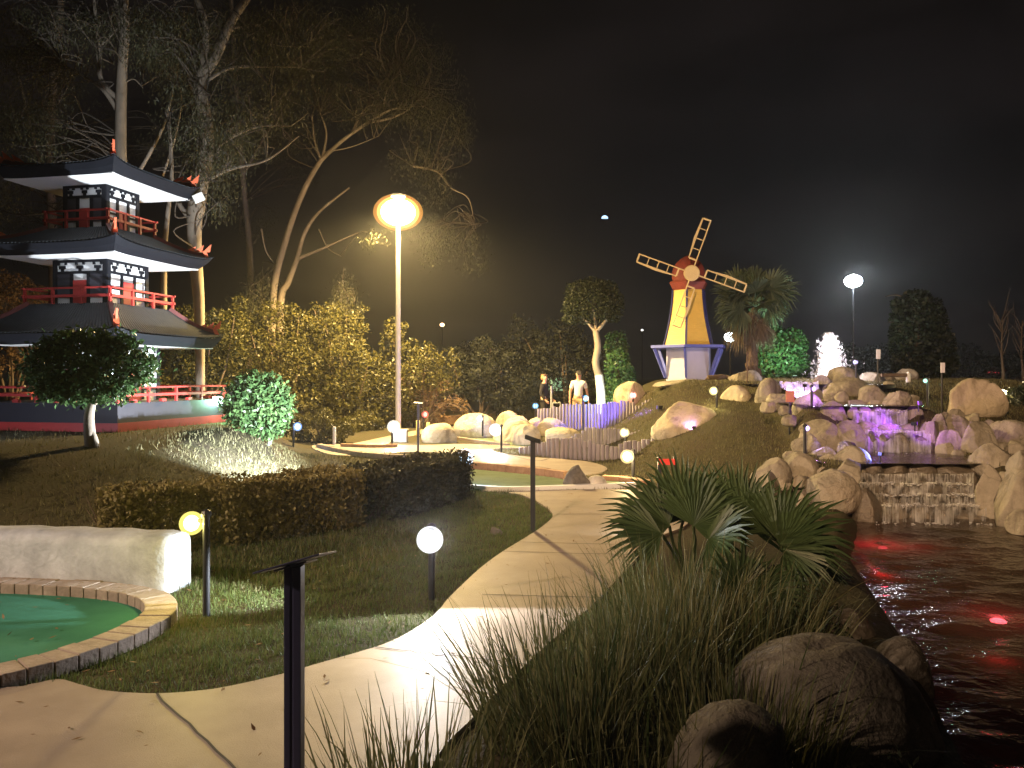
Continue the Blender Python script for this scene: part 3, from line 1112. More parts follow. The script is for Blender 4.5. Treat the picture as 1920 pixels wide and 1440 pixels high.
def fall(pxs, ytop, ybot, dtop, dbot, nzs=10, bul=.05, seed=0):
    """sheet of falling water between two ledges"""
    rng = np.random.default_rng(seed)
    n = 60
    xs = np.linspace(pxs[0], pxs[1], n)
    ph = rng.uniform(0, 6.3, 6)
    vs = []
    for j in range(nzs + 1):
        t = j / nzs
        for i, px in enumerate(xs):
            u = i / n * 20
            w_ = sum(math.sin(u * (.6 + k * .7) + ph[k]) / (1 + k) for k in range(5))
            d = dtop + (dbot - dtop) * (t ** 1.7) + .035 * w_ * (.3 + t)
            py = ytop + (ybot - ytop) * t ** 1.25 + 1.2 * w_ * (1 - t)
            vs.append(W(px, py, d))
    fs = []
    for j in range(nzs):
        for i in range(n - 1):
            a = j * n + i
            fs.append((a, a + n, a + n + 1, a + 1))
    return vs, fs


def falls(name, sheets, material):
    V, F, UV = [], [], []
    for k, s in enumerate(sheets):
        vs, fs = fall(*s, seed=k + 5)
        b = len(V)
        V += [tuple(p) for p in vs]
        F += [tuple(b + q for q in f) for f in fs]
        wm_ = (vs[59] - vs[0]).length
        UV += [((i % 60) / 59 * wm_ / 1.2 + k * 3.7, 1 - (i // 60) / 10 + k * 2.3) for i in range(len(vs))]
    o = fast_mesh(name, V, F, material, smooth=True)
    ul = o.data.uv_layers.new(name='flow')
    ul.data.foreach_set('uv', np.array([UV[v] for f in F for v in f], np.float32).ravel())
    return struct(o)


falls('waterfall', [((1612, 1826), 888, 906, 10.48, 10.3), ((1612, 1826), 905, 927, 10.27, 10.1), ], M['fall_thin'])
falls('waterfall', [((1642, 1834), 926, 950, 10.05, 9.86), ((1655, 1850), 945, 985, 9.85, 9.55)], M['fall_thin'])
falls('waterfall', [((1600, 1702), 770, 797, 13.42, 13.15), ((1626, 1720), 797, 812, 13.1, 12.75)], M['fall'])
falls('waterfall', [((1622, 1745), 807, 853, 12.8, 12.3)], M['fall'])
falls('waterfall', [((1462, 1535), 716, 729, 17.3, 17.05), ((1466, 1533), 729, 748, 17.0, 16.7)], M['fall'])

# foam lines where sheets meet the pools
mb = MB()
for (x0, x1, y, d) in [(1630, 1760, 853, 12.22), (1640, 1860, 984, 9.52), (1600, 1702, 797, 13.12), (1612, 1828, 907, 10.26), (1640, 1832, 929, 10.03), (1655, 1845, 948, 9.83), (1602, 1700, 771, 13.4)]:
    for i in range(190):
        xx = RNG.uniform(x0, x1)
        if math.sin(xx * .11 + y) * math.sin(xx * .043 + y * 3) > .35:
            continue
        p = W(xx, y + 1.6 * math.sin(xx * .08 + y) + RNG.normal(0, 1.6), d + RNG.normal(0, .07))
        s = RNG.uniform(.005, .022)
        mb.lathe([(s * .3, -.004), (s, .006), (s * .6, s * .5), (.002, s * .6)], 7, p)
o = mb.build('foam', M['spray'], smooth=True)
o['kind'] = 'stuff'
tag(o, 'pale foam where the falling water meets the pools', 'foam')


def water_sheet(name, x0, x1, y0, y1, z, step, amp, material, seed):
    rng = np.random.default_rng(seed)
    xs = np.arange(x0, x1, step)
    ys = np.arange(y0, y1, step)
    X, Yy = np.meshgrid(xs, ys)
    Z = np.zeros_like(X)
    for k in range(26):
        a = rng.normal(PI / 2, .75)
        wl_ = .13 + .6 * rng.uniform(0, 1) ** 1.6
        kk = 2 * PI / wl_
        Z += amp * wl_ * np.sin(kk * (X * math.cos(a) + Yy * math.sin(a)) + rng.uniform(0, 6.3) + .6 * np.sin(X * rng.uniform(.5, 2) + Yy * rng.uniform(.5, 2)))
    id_ = np.arange(X.size).reshape(X.shape)
    q = np.stack([id_[:-1, :-1], id_[:-1, 1:], id_[1:, 1:], id_[1:, :-1]], -1).reshape(-1, 4)
    return struct(fast_mesh(name, np.stack([X, Yy, Z + z], -1).reshape(-1, 3), q, material, smooth=True))


water_sheet('pond_water', 1.0, 15.5, .5, 10.2, -.15, .03, .0046, M['water'], 3)
water_sheet('pool_water', 4.2, 8.2, 10.72, 12.55, .43, .03, .0014, M['pool'], 4)
water_sheet('pool_water', 5.1, 7.1, 13.45, 15.9, 1.1, .05, .0012, M['pool'], 5)
water_sheet('pool_water', 5.3, 8.6, 17.1, 20.2, 1.43, .08, .001, M['pool'], 6)

# fountain jet: thousands of drops thrown upward
rng = np.random.default_rng(11)
base = W(1556, 716, 20.3)
n = 17000
ang = rng.uniform(0, 2 * PI, n)
u_ = rng.uniform(0, 1, n)
zz = 1.24 * (1 - (1 - u_) ** .8)
prof_r = .07 + .42 * (1 - zz / 1.27) ** .62
rr = prof_r * np.abs(rng.normal(0, .42, n)) * (1 + .25 * np.sin(ang * 7 + zz * 3))
vx = np.cos(ang) * rr
vy = np.sin(ang) * rr
spk = rng.uniform(0, 1, n) < .05
zz = np.where(spk, zz * rng.uniform(1.0, 1.06, n), zz)
P = np.stack([vx + .05 * (1 - zz), vy, zz], -1)
ln = rng.uniform(.02, .07, n)
wd = rng.uniform(.004, .011, n)
V = np.zeros((n, 4, 3))
th = rng.uniform(0, PI, n)
sx = np.stack([np.cos(th), np.sin(th), 0 * th], -1) * wd[:, None]
dn = np.stack([vx * .9, vy * .9, np.ones(n)], -1)
dn /= np.linalg.norm(dn, axis=1)[:, None]
V[:, 0] = P - dn * ln[:, None] / 2
V[:, 1] = P + sx
V[:, 2] = P + dn * ln[:, None] / 2
V[:, 3] = P - sx
jet = fast_mesh('fountain_jet', V.reshape(-1, 3), np.arange(4 * n).reshape(n, 4), M['spray'])
jet.location = base
tag(jet, 'brightly lit white fountain jet on the crest behind the boulders', 'fountain')
# ================================================================== plants
def unit(v):
    return v / np.maximum(np.linalg.norm(v, axis=-1, keepdims=True), 1e-9)


def leaf_quads(P, D, ln, wd, rng, fold=.0, nrm=None):
    """one folded diamond leaf per point, long axis along D"""
    n = len(P)
    r = rng.normal(size=(n, 3)) if nrm is None else nrm + rng.normal(size=(n, 3)) * .45
    sd = unit(np.cross(D, r))
    V = np.zeros((n, 4, 3), np.float32)
    V[:, 0] = P - D * ln[:, None] * .5
    V[:, 1] = P + sd * wd[:, None] * .5 + D * ln[:, None] * .05
    V[:, 2] = P + D * ln[:, None] * .5
    V[:, 3] = P - sd * wd[:, None] * .5 + D * ln[:, None] * .05
    return V.reshape(-1, 3), np.arange(4 * n).reshape(n, 4)


def crown(name, blobs, n, material, parent, rng, ln=(.08, .14), asp=.45, shell=.6, clump=.3, droop=0.0, off=None, jag=0.12, sub=0):
    """leaves spread through the shells of several uneven lobes; blobs = (centre, (rx, ry, rz))"""
    if sub:
        nb = []
        for c, r in blobs:
            nb.append((c, tuple(.62 * q for q in r)))
            for _ in range(sub):
                d = unit(rng.normal(size=3))
                k = rng.uniform(.2, .42)
                nb.append((tuple(np.array(c) + d * np.array(r) * (1 - k * .7)), tuple(k * q for q in (max(r), max(r), r[2] * .9))))
        blobs = nb
    a = np.array([b[1][0] * b[1][2] + b[1][0] * b[1][1] for b in blobs])
    cnt = (n * a / a.sum()).astype(int)
    PP, DD, NN = [], [], []
    for (c, r), k in zip(blobs, cnt):
        k2 = int(k * 1.6) + 4
        d = unit(rng.normal(size=(k2, 3)))
        rad = (shell + (1 - shell) * rng.uniform(0, 1, k2) ** .6)
        w_ = wob(d, 5.0, rng) + .7 * wob(d, 11.0, rng)
        rad = rad * (1 + clump * .5 * w_) + rng.normal(0, jag * .35, k2)
        keep = rng.uniform(-.75, 1, k2) < (w_ * 1.6 + .55)
        d, rad = d[keep][:k], rad[keep][:k]
        PP.append(np.array(c) + d * rad[:, None] * np.array(r))
        out = unit(d / np.array(r))
        NN.append(out)
        DD.append(unit(rng.normal(size=d.shape) + out * .8 + np.array([0, 0, -droop * 3])))
    P = np.concatenate(PP)
    D = np.concatenate(DD)
    Nn = np.concatenate(NN)
    L_ = rng.uniform(ln[0], ln[1], len(P))
    if off is not None:
        P = P - np.array(off)
    v, f = leaf_quads(P, D, L_, L_ * asp * rng.uniform(.7, 1.2, len(P)), rng, nrm=Nn)
    return fast_mesh(name, v, f, material, parent=parent)


def limbs(name, lines, material, parent, off, n=8):
    mb = MB()
    for pts, r0, r1 in lines:
        pts = catmull(pts, 5, False) if len(pts) > 2 else [Vector(p) for p in pts]
        m_ = len(pts)
        rad = [r0 + (r1 - r0) * i / (m_ - 1) for i in range(m_)]
        mb.tube([p - Vector(off) for p in pts], rad, n)
    return mb.build(name, material, parent, smooth=True)


def pblob(px, py, rx, ry, d, depth=.8):
    return (tuple(W(px, py, d)), (rx * d / FPX, rx * d / FPX * depth, ry * d / FPX))


def plant(name, label, cat, base, blobs, n, lmat, lines=None, bark='bark_dark', group=None, stem_name='trunk', seed=0, **kw):
    rng = np.random.default_rng(seed + 900)
    root = thing(name, label, cat, base, 0, group)
    crown('foliage' if stem_name != 'trunk' else 'crown', blobs, n, lmat, root, rng, off=tuple(base), **kw)
    if lines is None:
        lines = []
        for (c, r) in blobs[:7]:
            c = Vector(c)
            b = Vector(base)
            mid = b.lerp(c, .5) + Vector((rng.normal(0, .06), rng.normal(0, .06), .1 * r[2]))
            top = c + Vector((0, 0, r[2] * .35))
            lines.append(([tuple(b), tuple(mid), tuple(top)], .035 + .02 * r[0], .012))
    limbs(stem_name, lines, M[bark], root, base)
    return root


# ------------------------------------------------------------------ clipped hedge (brown lit end, dark end)
def hedge(label, line, width, h, n, lmat, seed, ln=(.035, .06)):
    rng = np.random.default_rng(seed)
    pts = catmull(line, 10, False)
    seg = np.array([(p.x, p.y) for p in pts])
    dl = np.linalg.norm(np.diff(seg, axis=0), axis=1)
    cum = np.concatenate([[0], np.cumsum(dl)])
    t = rng.uniform(0, cum[-1], n)
    x = np.interp(t, cum, seg[:, 0])
    y = np.interp(t, cum, seg[:, 1])
    d = np.stack([np.interp(t + .05, cum, seg[:, 0]) - np.interp(t - .05, cum, seg[:, 0]), np.interp(t + .05, cum, seg[:, 1]) - np.interp(t - .05, cum, seg[:, 1])], -1)
    d = unit(d)
    nr = np.stack([-d[:, 1], d[:, 0]], -1)
    # rounded box section: choose the outline or a little inside it
    a = rng.uniform(0, PI, n)
    sxx = np.sign(np.cos(a)) * np.abs(np.cos(a)) ** .45
    szz = np.abs(np.sin(a)) ** .5
    inn = 1 - .3 * rng.uniform(0, 1, n) ** 2
    lump = 1 + .10 * np.sin(t * 3.1 + 1) * np.sin(a * 3 + t) + .05 * np.sin(t * 9 + a * 5) + rng.normal(0, .035, n)
    w_ = .5 * width * sxx * inn * lump
    # upright faces reach down to the soil
    low = rng.uniform(0, 1, n) < .55
    hh = np.where(low, rng.uniform(.02, 1, n), szz) * h * np.where(low, 1, inn) * (1 + .6 * (lump - 1))
    w_ = np.where(low, np.sign(sxx) * .5 * width * lump * inn * (1 - .25 * np.clip(hh / h - .8, 0, 1)), w_)
    # ends closed
    e0 = (t < .1) | (t > cum[-1] - .1)
    w_ = np.where(e0, w_ * rng.uniform(0, 1, n), w_)
    P = np.stack([x + nr[:, 0] * w_, y + nr[:, 1] * w_, T(x, y) + hh], -1)
    hole_ = np.sin(t * 7.3 + 2 * np.sin(hh * 9)) * np.sin(hh * 14 + t * 2) > .62
    keep = ~(hole_ & (rng.uniform(0, 1, n) < .75))
    P = P[keep]
    D = unit(rng.normal(size=P.shape) + np.array([0, 0, .4]))
    L_ = rng.uniform(ln[0], ln[1], len(P))
    base = Vector((seg[0, 0], seg[0, 1], 0))
    root = thing('hedge', label, 'hedge', base, 0, 'clipped hedges along the lawn')
    v, f = leaf_quads(P - np.array(base), D, L_, L_ * .55, rng)
    fast_mesh('foliage', v, f, lmat, parent=root)
    lines = []
    for k in range(int(cum[-1] / .16)):
        tk = .1 + k * .16
        p = Vector((np.interp(tk, cum, seg[:, 0]), np.interp(tk, cum, seg[:, 1]), 0))
        for q in range(3):
            e_ = p + Vector((rng.normal(0, width * .24), rng.normal(0, width * .24), h * rng.uniform(.7, .95)))
            lines.append(([tuple(p + Vector((rng.normal(0, .04), rng.normal(0, .04), -.02))), tuple(p.lerp(e_, .5) + Vector((rng.normal(0, .05), rng.normal(0, .05), 0))), tuple(e_)], .010, .004))
    limbs('branches', lines, M['bark_dark'], root, base, 5)
    return root


H0, H1, H2 = (-3.28, 7.35), (-2.1, 8.3), (-1.42, 9.3)
hedge('detached end piece of the clipped hedge behind the stucco wall', [(-3.66, 7.05), (-3.35, 7.25), (-3.05, 7.55)], .55, .60, 9000, M['leaf_hedge'], 21)
hedge('brown clipped hedge lit by the yellow lamp', [(-2.96, 7.62), (-2.5, 8.0), (-2.05, 8.4), (-1.75, 8.75)], .62, .60, 17000, M['leaf_hedge'], 22)
hedge('dark clipped hedge ending at the blue bollard lamp', [(-1.68, 8.85), (-1.4, 9.3), (-1.1, 10.0), (-.84, 10.85)], .7, .58, 19000, M['leaf_hedge_dark'], 23)

# ------------------------------------------------------------------ ball tree in front of the pagoda
b0 = hit(172, 838)
d0 = b0.y
plant('ball_tree', 'clipped leafy ball tree with a forked whitish trunk in front of the pagoda', 'tree', b0,
      [pblob(168, 692, 112, 66, d0), pblob(110, 690, 60, 55, d0), pblob(228, 682, 55, 58, d0), pblob(160, 652, 75, 34, d0), pblob(150, 728, 80, 30, d0)],
      9000, M['leaf_glossy'],
      [([tuple(b0 - Vector((0, 0, .05))), tuple(W(168, 810, d0)), tuple(W(167, 780, d0)), tuple(W(172, 755, d0))], .085, .06),
       ([tuple(b0 + Vector((.07, -.02, -.05))), tuple(W(178, 826, d0 - .02)), tuple(W(170, 805, d0))], .05, .04),
       ([tuple(W(170, 762, d0)), tuple(W(155, 745, d0)), tuple(W(130, 705, d0))], .05, .015),
       ([tuple(W(172, 760, d0)), tuple(W(195, 735, d0)), tuple(W(215, 700, d0))], .045, .012),
       ([tuple(W(171, 760, d0)), tuple(W(172, 720, d0 + .1)), tuple(W(170, 680, d0 + .1))], .04, .012)], bark='bark', seed=1, ln=(.055, .11), asp=.5, clump=.3, jag=.32)

# green-lit round shrub
b1 = hit(485, 822)
d1 = b1.y
plant('round_shrub', 'round glossy shrub lit green beside the corner of the pagoda', 'shrub', b1,
      [pblob(483, 760, 60, 56, d1), pblob(455, 755, 42, 42, d1), pblob(515, 762, 36, 48, d1), pblob(485, 720, 42, 25, d1), pblob(500, 795, 42, 28, d1)],
      5200, M['leaf_glossy'], seed=2, ln=(.07, .14), asp=.42, clump=.32, jag=.3, stem_name='branches')

# ------------------------------------------------------------------ big bushes lit by the street lamp
GB = 'bushes along the back of the course'
bushes = [
 ('tall yellow lit bush with a ragged crest left of the street lamp', 'leaf_bush', (650, 830), 25.2, 9000, [(640, 690, 85, 110), (600, 720, 60, 100), (690, 720, 65, 100), (610, 620, 45, 50), (650, 600, 50, 35), (680, 770, 70, 60), (590, 590, 30, 25)], (.10, .18)),
 ('broad ochre bush between the green lit shrub and the tall lit bush', 'leaf_bush', (540, 825), 24.6, 8500, [(520, 690, 75, 105), (470, 650, 60, 80), (560, 720, 65, 100), (500, 610, 65, 45), (560, 610, 45, 45), (575, 780, 60, 55)], (.10, .18)),
 ('olive bush right of the street lamp pole', 'leaf_bush', (770, 800), 25.5, 6500, [(765, 700, 65, 90), (735, 640, 40, 45), (800, 690, 55, 75), (765, 760, 60, 55), (720, 720, 40, 70)], (.10, .17)),
 ('dim ochre bush rising behind the lowest pagoda roof', 'leaf_bush', (380, 790), 23.5, 6500, [(370, 640, 70, 70), (330, 690, 60, 80), (410, 700, 60, 95), (440, 610, 45, 55), (400, 610, 40, 30)], (.1, .17)),
 ('dark brown bush behind the left side of the pagoda', 'leaf_brown', (20, 790), 22.5, 6500, [(10, 610, 80, 100), (60, 590, 50, 65), (30, 540, 50, 45), (70, 660, 50, 70), (-40, 560, 60, 90)], (.09, .16)),
 ('low round bush at the foot of the tall lit bush', 'leaf_bush', (680, 822), 23.6, 3200, [(680, 790, 36, 30), (655, 800, 30, 26), (705, 800, 26, 25)], (.07, .12)),
 ('dark bush in the shade behind the yellow boulders', 'leaf_in_shade', (900, 790), 27, 6000, [(890, 720, 60, 60), (850, 700, 45, 55), (940, 720, 60, 70), (980, 745, 50, 45), (920, 670, 50, 45)], (.1, .17)),
 ('low ragged bush behind the blue bollard lamp at the left', 'leaf_bush', (590, 838), 19.3, 4600, [(590, 806, 42, 32), (555, 800, 34, 36), (635, 812, 30, 24), (610, 786, 26, 26)], (.06, .11)),
]
for k, (lab, mt, bp, d, n, bl, ln) in enumerate(bushes):
    plant('bush', lab, 'bush', W(bp[0], bp[1], d), [pblob(a, b_, c, e_, d + RNG.normal(0, .3)) for a, b_, c, e_ in bl], int(n * 1.7), M[mt], seed=10 + k, ln=(ln[0] * .7, ln[1] * .72), asp=.5, clump=.4, group=GB, stem_name='branches', jag=.2, sub=7, shell=.8)

# feathery reddish shrub
rng = np.random.default_rng(55)
bt = W(795, 795, 25)
rt = thing('twiggy_shrub', 'arching reddish twiggy shrub right of the street lamp', 'shrub', bt)
lines = []
PP, DD = [], []
for k in range(95):
    a = rng.uniform(-.5, 1.5)
    L_ = rng.uniform(.7, 1.55)
    e_ = bt + Vector((math.sin(a) * L_ * 1.0, rng.normal(0, .5), math.cos(a * .8) * L_ * 1.15 - .25 * abs(a)))
    mdp = bt.lerp(e_, .55) + Vector((0, 0, .28 * L_))
    pts = catmull([bt + Vector((rng.normal(0, .15), rng.normal(0, .15), -.1)), mdp, e_], 6, False)
    lines.append(([tuple(p) for p in pts[::3]], .013, .003))
    for q in range(16):
        t = rng.uniform(.35, 1)
        p = pts[min(int(t * len(pts)), len(pts) - 1)]
        PP.append(np.array(p) + rng.normal(0, .05, 3))
        dv = np.array(e_ - mdp)
        DD.append(dv / np.linalg.norm(dv) + rng.normal(0, .45, 3))
limbs('branches', lines, M['bark_dark'], rt, bt, 4)
P = np.array(PP) - np.array(bt)
v, f = leaf_quads(P, unit(np.array(DD)), rng.uniform(.08, .16, len(P)), rng.uniform(.012, .025, len(P)), rng)
fast_mesh('foliage', v, f, M['leaf_brown'], parent=rt)


# ------------------------------------------------------------------ eucalyptus trees
def euc(label, base, d, trunks, blobs, n, seed, ln=(.07, .13)):
    n = int(n * 1.35)
    rng = np.random.default_rng(seed)
    root = thing('eucalyptus_tree', label, 'tree', base, 0, 'tall eucalyptus trees behind the course')
    lines = []
    for pts, r0, r1 in trunks:
        lines.append(([tuple(W(p[0], p[1], d + (p[2] if len(p) > 2 else 0))) for p in pts], r0, r1))
    limbs('trunk', lines, M['bark'], root, base, 10)
    # twigs that carry the hanging leaf clusters
    tw = []
    PP, DD = [], []
    tot = sum(b[2] * b[3] for b in blobs)
    TP = np.array([tuple(p) for pts, _, _ in lines for p in catmull(pts, 4, False)])
    for (x, y, rx, ry, *dz) in blobs:
        k = max(4, int(n * rx * ry / tot / 26))
        for _ in range(k):
            q = unit(rng.normal(size=3)) * rng.uniform(.25, 1) ** .5
            c = np.array(W(x + q[0] * rx, y + q[2] * ry, d + (dz[0] if dz else 0) + q[1] * 1.6))
            h = rng.uniform(.2, .6)
            m_ = 26
            s = rng.uniform(0, 1, m_)
            pp = c + np.stack([rng.normal(0, .17, m_) * (.6 + s), rng.normal(0, .17, m_) * (.6 + s), -s * h + rng.normal(0, .08, m_)], -1)
            PP.append(pp)
            DD.append(unit(np.stack([rng.normal(0, .6, m_), rng.normal(0, .6, m_), -np.ones(m_)], -1)))
            if rng.uniform() < .2:
                # a thin curved branch out from the nearest part of the trunk
                dd = np.linalg.norm(TP - c, axis=1) + np.abs(TP[:, 2] - c[2] + .8) * .5
                e_ = TP[int(np.argmin(dd))]
                q1 = e_ * .6 + c * .4 + rng.normal(0, .25, 3) + np.array([0, 0, .25])
                q2 = e_ * .25 + c * .75 + rng.normal(0, .2, 3) + np.array([0, 0, .2])
                tw.append(([tuple(e_), tuple(q1), tuple(q2), tuple(c), tuple(c + np.array([0, 0, -h * .6]))], .02, .003))
    limbs('branches', tw, M['twig'], root, base, 4)
    P = np.concatenate(PP) - np.array(base)
    D = np.concatenate(DD)
    v, f = leaf_quads(P, D, rng.uniform(*ln, len(P)), rng.uniform(.012, .022, len(P)), rng)
    fast_mesh('crown', v, f, M['leaf_euc'], parent=root)
    return root


euc('tall eucalyptus with a straight grey trunk rising behind the pagoda roof', W(235, 800, 21), 21,
    [([(240, 800), (236, 600), (232, 430), (226, 290), (228, 150), (234, 40), (228, -60)], .2, .1),
     ([(222, 210), (195, 170), (160, 145), (122, 124)], .07, .02), ([(226, 190), (190, 150), (184, 90), (178, 20), (170, -40)], .07, .04),
     ([(230, 60), (220, 20), (212, -40)], .09, .05), ([(184, 90), (205, 70), (222, 50)], .04, .02), ([(232, 50), (262, 35)], .03, .015),
     ([(228, 160), (250, 148), (268, 165)], .025, .01), ([(262, 320, -.4), (290, 270, -.4), (312, 220), (325, 160), (335, 90), (345, 20)], .05, .02),
     ([(305, 330), (330, 250), (338, 170), (300, 120), (284, 84)], .035, .012), ([(310, 215), (350, 195), (380, 180)], .025, .01)],
    [(40, 150, 110, 110), (60, 250, 70, 75), (120, 60, 120, 70), (300, 70, 90, 70), (20, 50, 60, 70), (215, 30, 80, 40), (15, 360, 40, 60), (330, 120, 60, 60)], 15000, 31)
euc('tall eucalyptus with a leaning forked trunk, its lower trunk lit, right of the pagoda', W(374, 800, 19.5), 19.5,
    [([(376, 800), (374, 600), (371, 540), (366, 480), (364, 420), (368, 380)], .10, .2), ([(368, 400), (378, 330), (388, 270), (382, 210), (374, 160), (385, 130)], .19, .15),
     ([(385, 135), (405, 105), (420, 70), (440, 30), (475, -20)], .13, .09), ([(378, 150), (384, 90), (384, 40), (365, -10)], .1, .06),
     ([(364, 430), (352, 405), (335, 380), (322, 330), (318, 270)], .09, .02), ([(390, 150), (420, 132), (450, 124), (478, 130), (505, 165), (508, 195)], .045, .012),
     ([(440, 125), (500, 125), (565, 126)], .03, .01), ([(408, 290), (415, 270), (480, 238), (545, 236)], .05, .015), ([(376, 345), (430, 318), (500, 300), (560, 255)], .05, .015),
     ([(306, 640), (306, 560), (308, 470), (314, 405), (322, 320), (318, 230)], .1, .03), ([(420, 70), (448, 50), (470, 68), (520, 85), (575, 88)], .03, .008)],
    [(415, 215, 65, 55), (430, 270, 65, 48), (395, 285, 55, 45), (400, 330, 50, 30), (470, 222, 50, 26), (405, 375, 20, 35), (320, 60, 90, 70), (450, 80, 90, 80), (560, 60, 90, 70), (500, 180, 60, 50), (350, 200, 50, 70)], 17000, 32)
euc('twin trunk eucalyptus leaning to the right over the street lamp', W(520, 790, 26), 26,
    [([(512, 790), (512, 580), (517, 520), (533, 460), (552, 400), (578, 340), (602, 300)], .125, .075), ([(528, 790), (526, 575), (540, 530), (556, 488), (570, 440), (598, 398), (655, 352)], .13, .03),
     ([(602, 300), (640, 265), (690, 230), (735, 205), (762, 205)], .075, .02), ([(602, 300), (590, 265), (585, 215)], .05, .02), ([(604, 298), (612, 250), (600, 210)], .05, .02),
     ([(556, 486), (600, 468), (640, 450), (672, 436)], .06, .012), ([(660, 250), (676, 215), (695, 196)], .05, .015), ([(690, 230), (730, 222), (762, 208), (780, 190)], .05, .015),
     ([(720, 195), (728, 165), (752, 130)], .03, .01), ([(610, 285), (660, 275), (710, 255)], .025, .01), ([(775, 312), (820, 322), (845, 352), (878, 372), (890, 420)], .04, .012),
     ([(598, 430), (615, 465), (640, 480)], .02, .008), ([(490, 430), (498, 470), (512, 490)], .03, .01)],
    [(690, 110, 110, 90), (790, 160, 80, 90), (820, 230, 70, 75), (850, 225, 35, 55), (740, 180, 90, 60), (660, 190, 70, 40), (790, 90, 60, 60), (720, 18, 60, 22, -3),
     (885, 460, 26, 40), (820, 440, 45, 50), (790, 300, 60, 40), (810, 350, 45, 40), (702, 440, 18, 20, -2.0), (600, 150, 60, 70), (640, 60, 70, 50), (555, 240, 50, 40)], 21000, 33)
euc('small young eucalyptus sapling poking above the lit bushes', W(490, 700, 26.5), 26.5,
    [([(488, 700), (490, 560), (492, 500)], .04, .01), ([(490, 560), (470, 530)], .02, .008)], [(490, 545, 42, 38), (480, 580, 40, 30), (455, 560, 25, 20)], 2600, 34, (.08, .14))
euc('slim dim eucalyptus shoot left of the street lamp pole', W(638, 700, 27), 27,
    [([(636, 700), (640, 560), (645, 500)], .035, .01)], [(645, 545, 18, 44), (632, 570, 16, 22)], 1500, 35, (.08, .14))
# more crowns further back, closing the dark wall of trees
euc('dim eucalyptus crown farther back in the upper left corner', W(110, 800, 30), 30,
    [([(110, 800), (100, 500), (95, 250), (110, 60), (120, -80)], .2, .1), ([(100, 400), (60, 250), (30, 120)], .08, .03)],
    [(90, 200, 130, 150), (10, 300, 60, 120), (170, 330, 90, 110), (60, 430, 80, 70), (300, 300, 70, 90)], 12000, 36)
euc('dim eucalyptus farther back between the leaning trees', W(460, 800, 32), 32,
    [([(462, 800), (470, 520), (455, 330), (440, 120), (430, -60)], .14, .08), ([(455, 330), (500, 250), (560, 150)], .06, .02)],
    [(480, 180, 110, 120), (600, 120, 110, 100), (420, 60, 90, 80), (560, 300, 60, 50), (700, 60, 90, 70), (480, 400, 50, 40)], 13000, 37)

# ------------------------------------------------------------------ ball tree with whitewashed trunk behind the people
b2 = W(1126, 775, 25.5)
d2 = 25.5
rt = plant('ball_tree', 'round crowned tree with a whitewashed lower trunk behind the two people', 'tree', b2,
      [pblob(1112, 570, 46, 40, d2), pblob(1080, 575, 28, 30, d2), pblob(1145, 570, 26, 34, d2), pblob(1090, 545, 30, 22, d2), pblob(1135, 542, 26, 18, d2), pblob(1112, 535, 25, 16, d2), pblob(1070, 595, 16, 14, d2), pblob(1150, 592, 14, 14, d2)],
      7500, M['leaf_dark'],
      [([tuple(W(1123, 704, d2)), tuple(W(1117, 680, d2)), tuple(W(1121, 650, d2)), tuple(W(1117, 620, d2))], .13, .1),
       ([tuple(W(1117, 622, d2)), tuple(W(1105, 608, d2)), tuple(W(1088, 590, d2))], .07, .03), ([tuple(W(1118, 622, d2)), tuple(W(1132, 606, d2)), tuple(W(1144, 588, d2))], .07, .03),
       ([tuple(W(1117, 622, d2)), tuple(W(1116, 605, d2)), tuple(W(1112, 580, d2))], .06, .03)], bark='bark', seed=41, ln=(.07, .12), asp=.5, clump=.25)
mb = MB()
pts = catmull([W(1127, 775, d2) - b2, W(1127, 745, d2) - b2, W(1125, 720, d2) - b2, W(1123, 703, d2) - b2], 5, False)
mb.tube(pts, [.16, .155, .15, .15, .148, .146, .145, .143, .141, .139, .138, .137, .136, .135, .134, .133][:len(pts)], 12)
mb.build('whitewashed_trunk', M['white_trunk'], rt, smooth=True)

# dark ficus mass behind, leaves at right lit green
plant('bush', 'dark tree mass behind the two people, unlit', 'bush', W(1060, 775, 29), [pblob(1060, 690, 75, 70, 29), pblob(1010, 720, 50, 55, 29), pblob(1110, 700, 50, 60, 29), pblob(1050, 640, 50, 45, 29), pblob(985, 660, 45, 70, 29.5)], 6500, M['leaf_in_shade'], seed=43, ln=(.1, .17), group=GB, stem_name='branches', clump=.4)
plant('bush', 'loose bush with drooping green lit leaves right of the whitewashed trunk', 'bush', W(1160, 770, 26.5), [pblob(1158, 690, 26, 40, 26.5), pblob(1172, 705, 20, 32, 26.5), pblob(1150, 740, 30, 26, 26.5), pblob(1155, 650, 22, 30, 26.8)], 2600, M['leaf_green'], seed=44, ln=(.1, .18), asp=.4, group=GB, stem_name='branches', clump=.4, droop=.25)
plant('bush', 'bright green lit bush between the fan palm and the fountain', 'bush', W(1470, 735, 24.5), [pblob(1470, 670, 42, 42, 24.5), pblob(1450, 640, 32, 32, 24.5), pblob(1490, 645, 24, 30, 24.5), pblob(1500, 690, 20, 28, 24.5), pblob(1440, 690, 30, 34, 24.5)], 4200, M['leaf_green'], seed=45, ln=(.1, .17), asp=.6, group=GB, stem_name='branches', clump=.35)
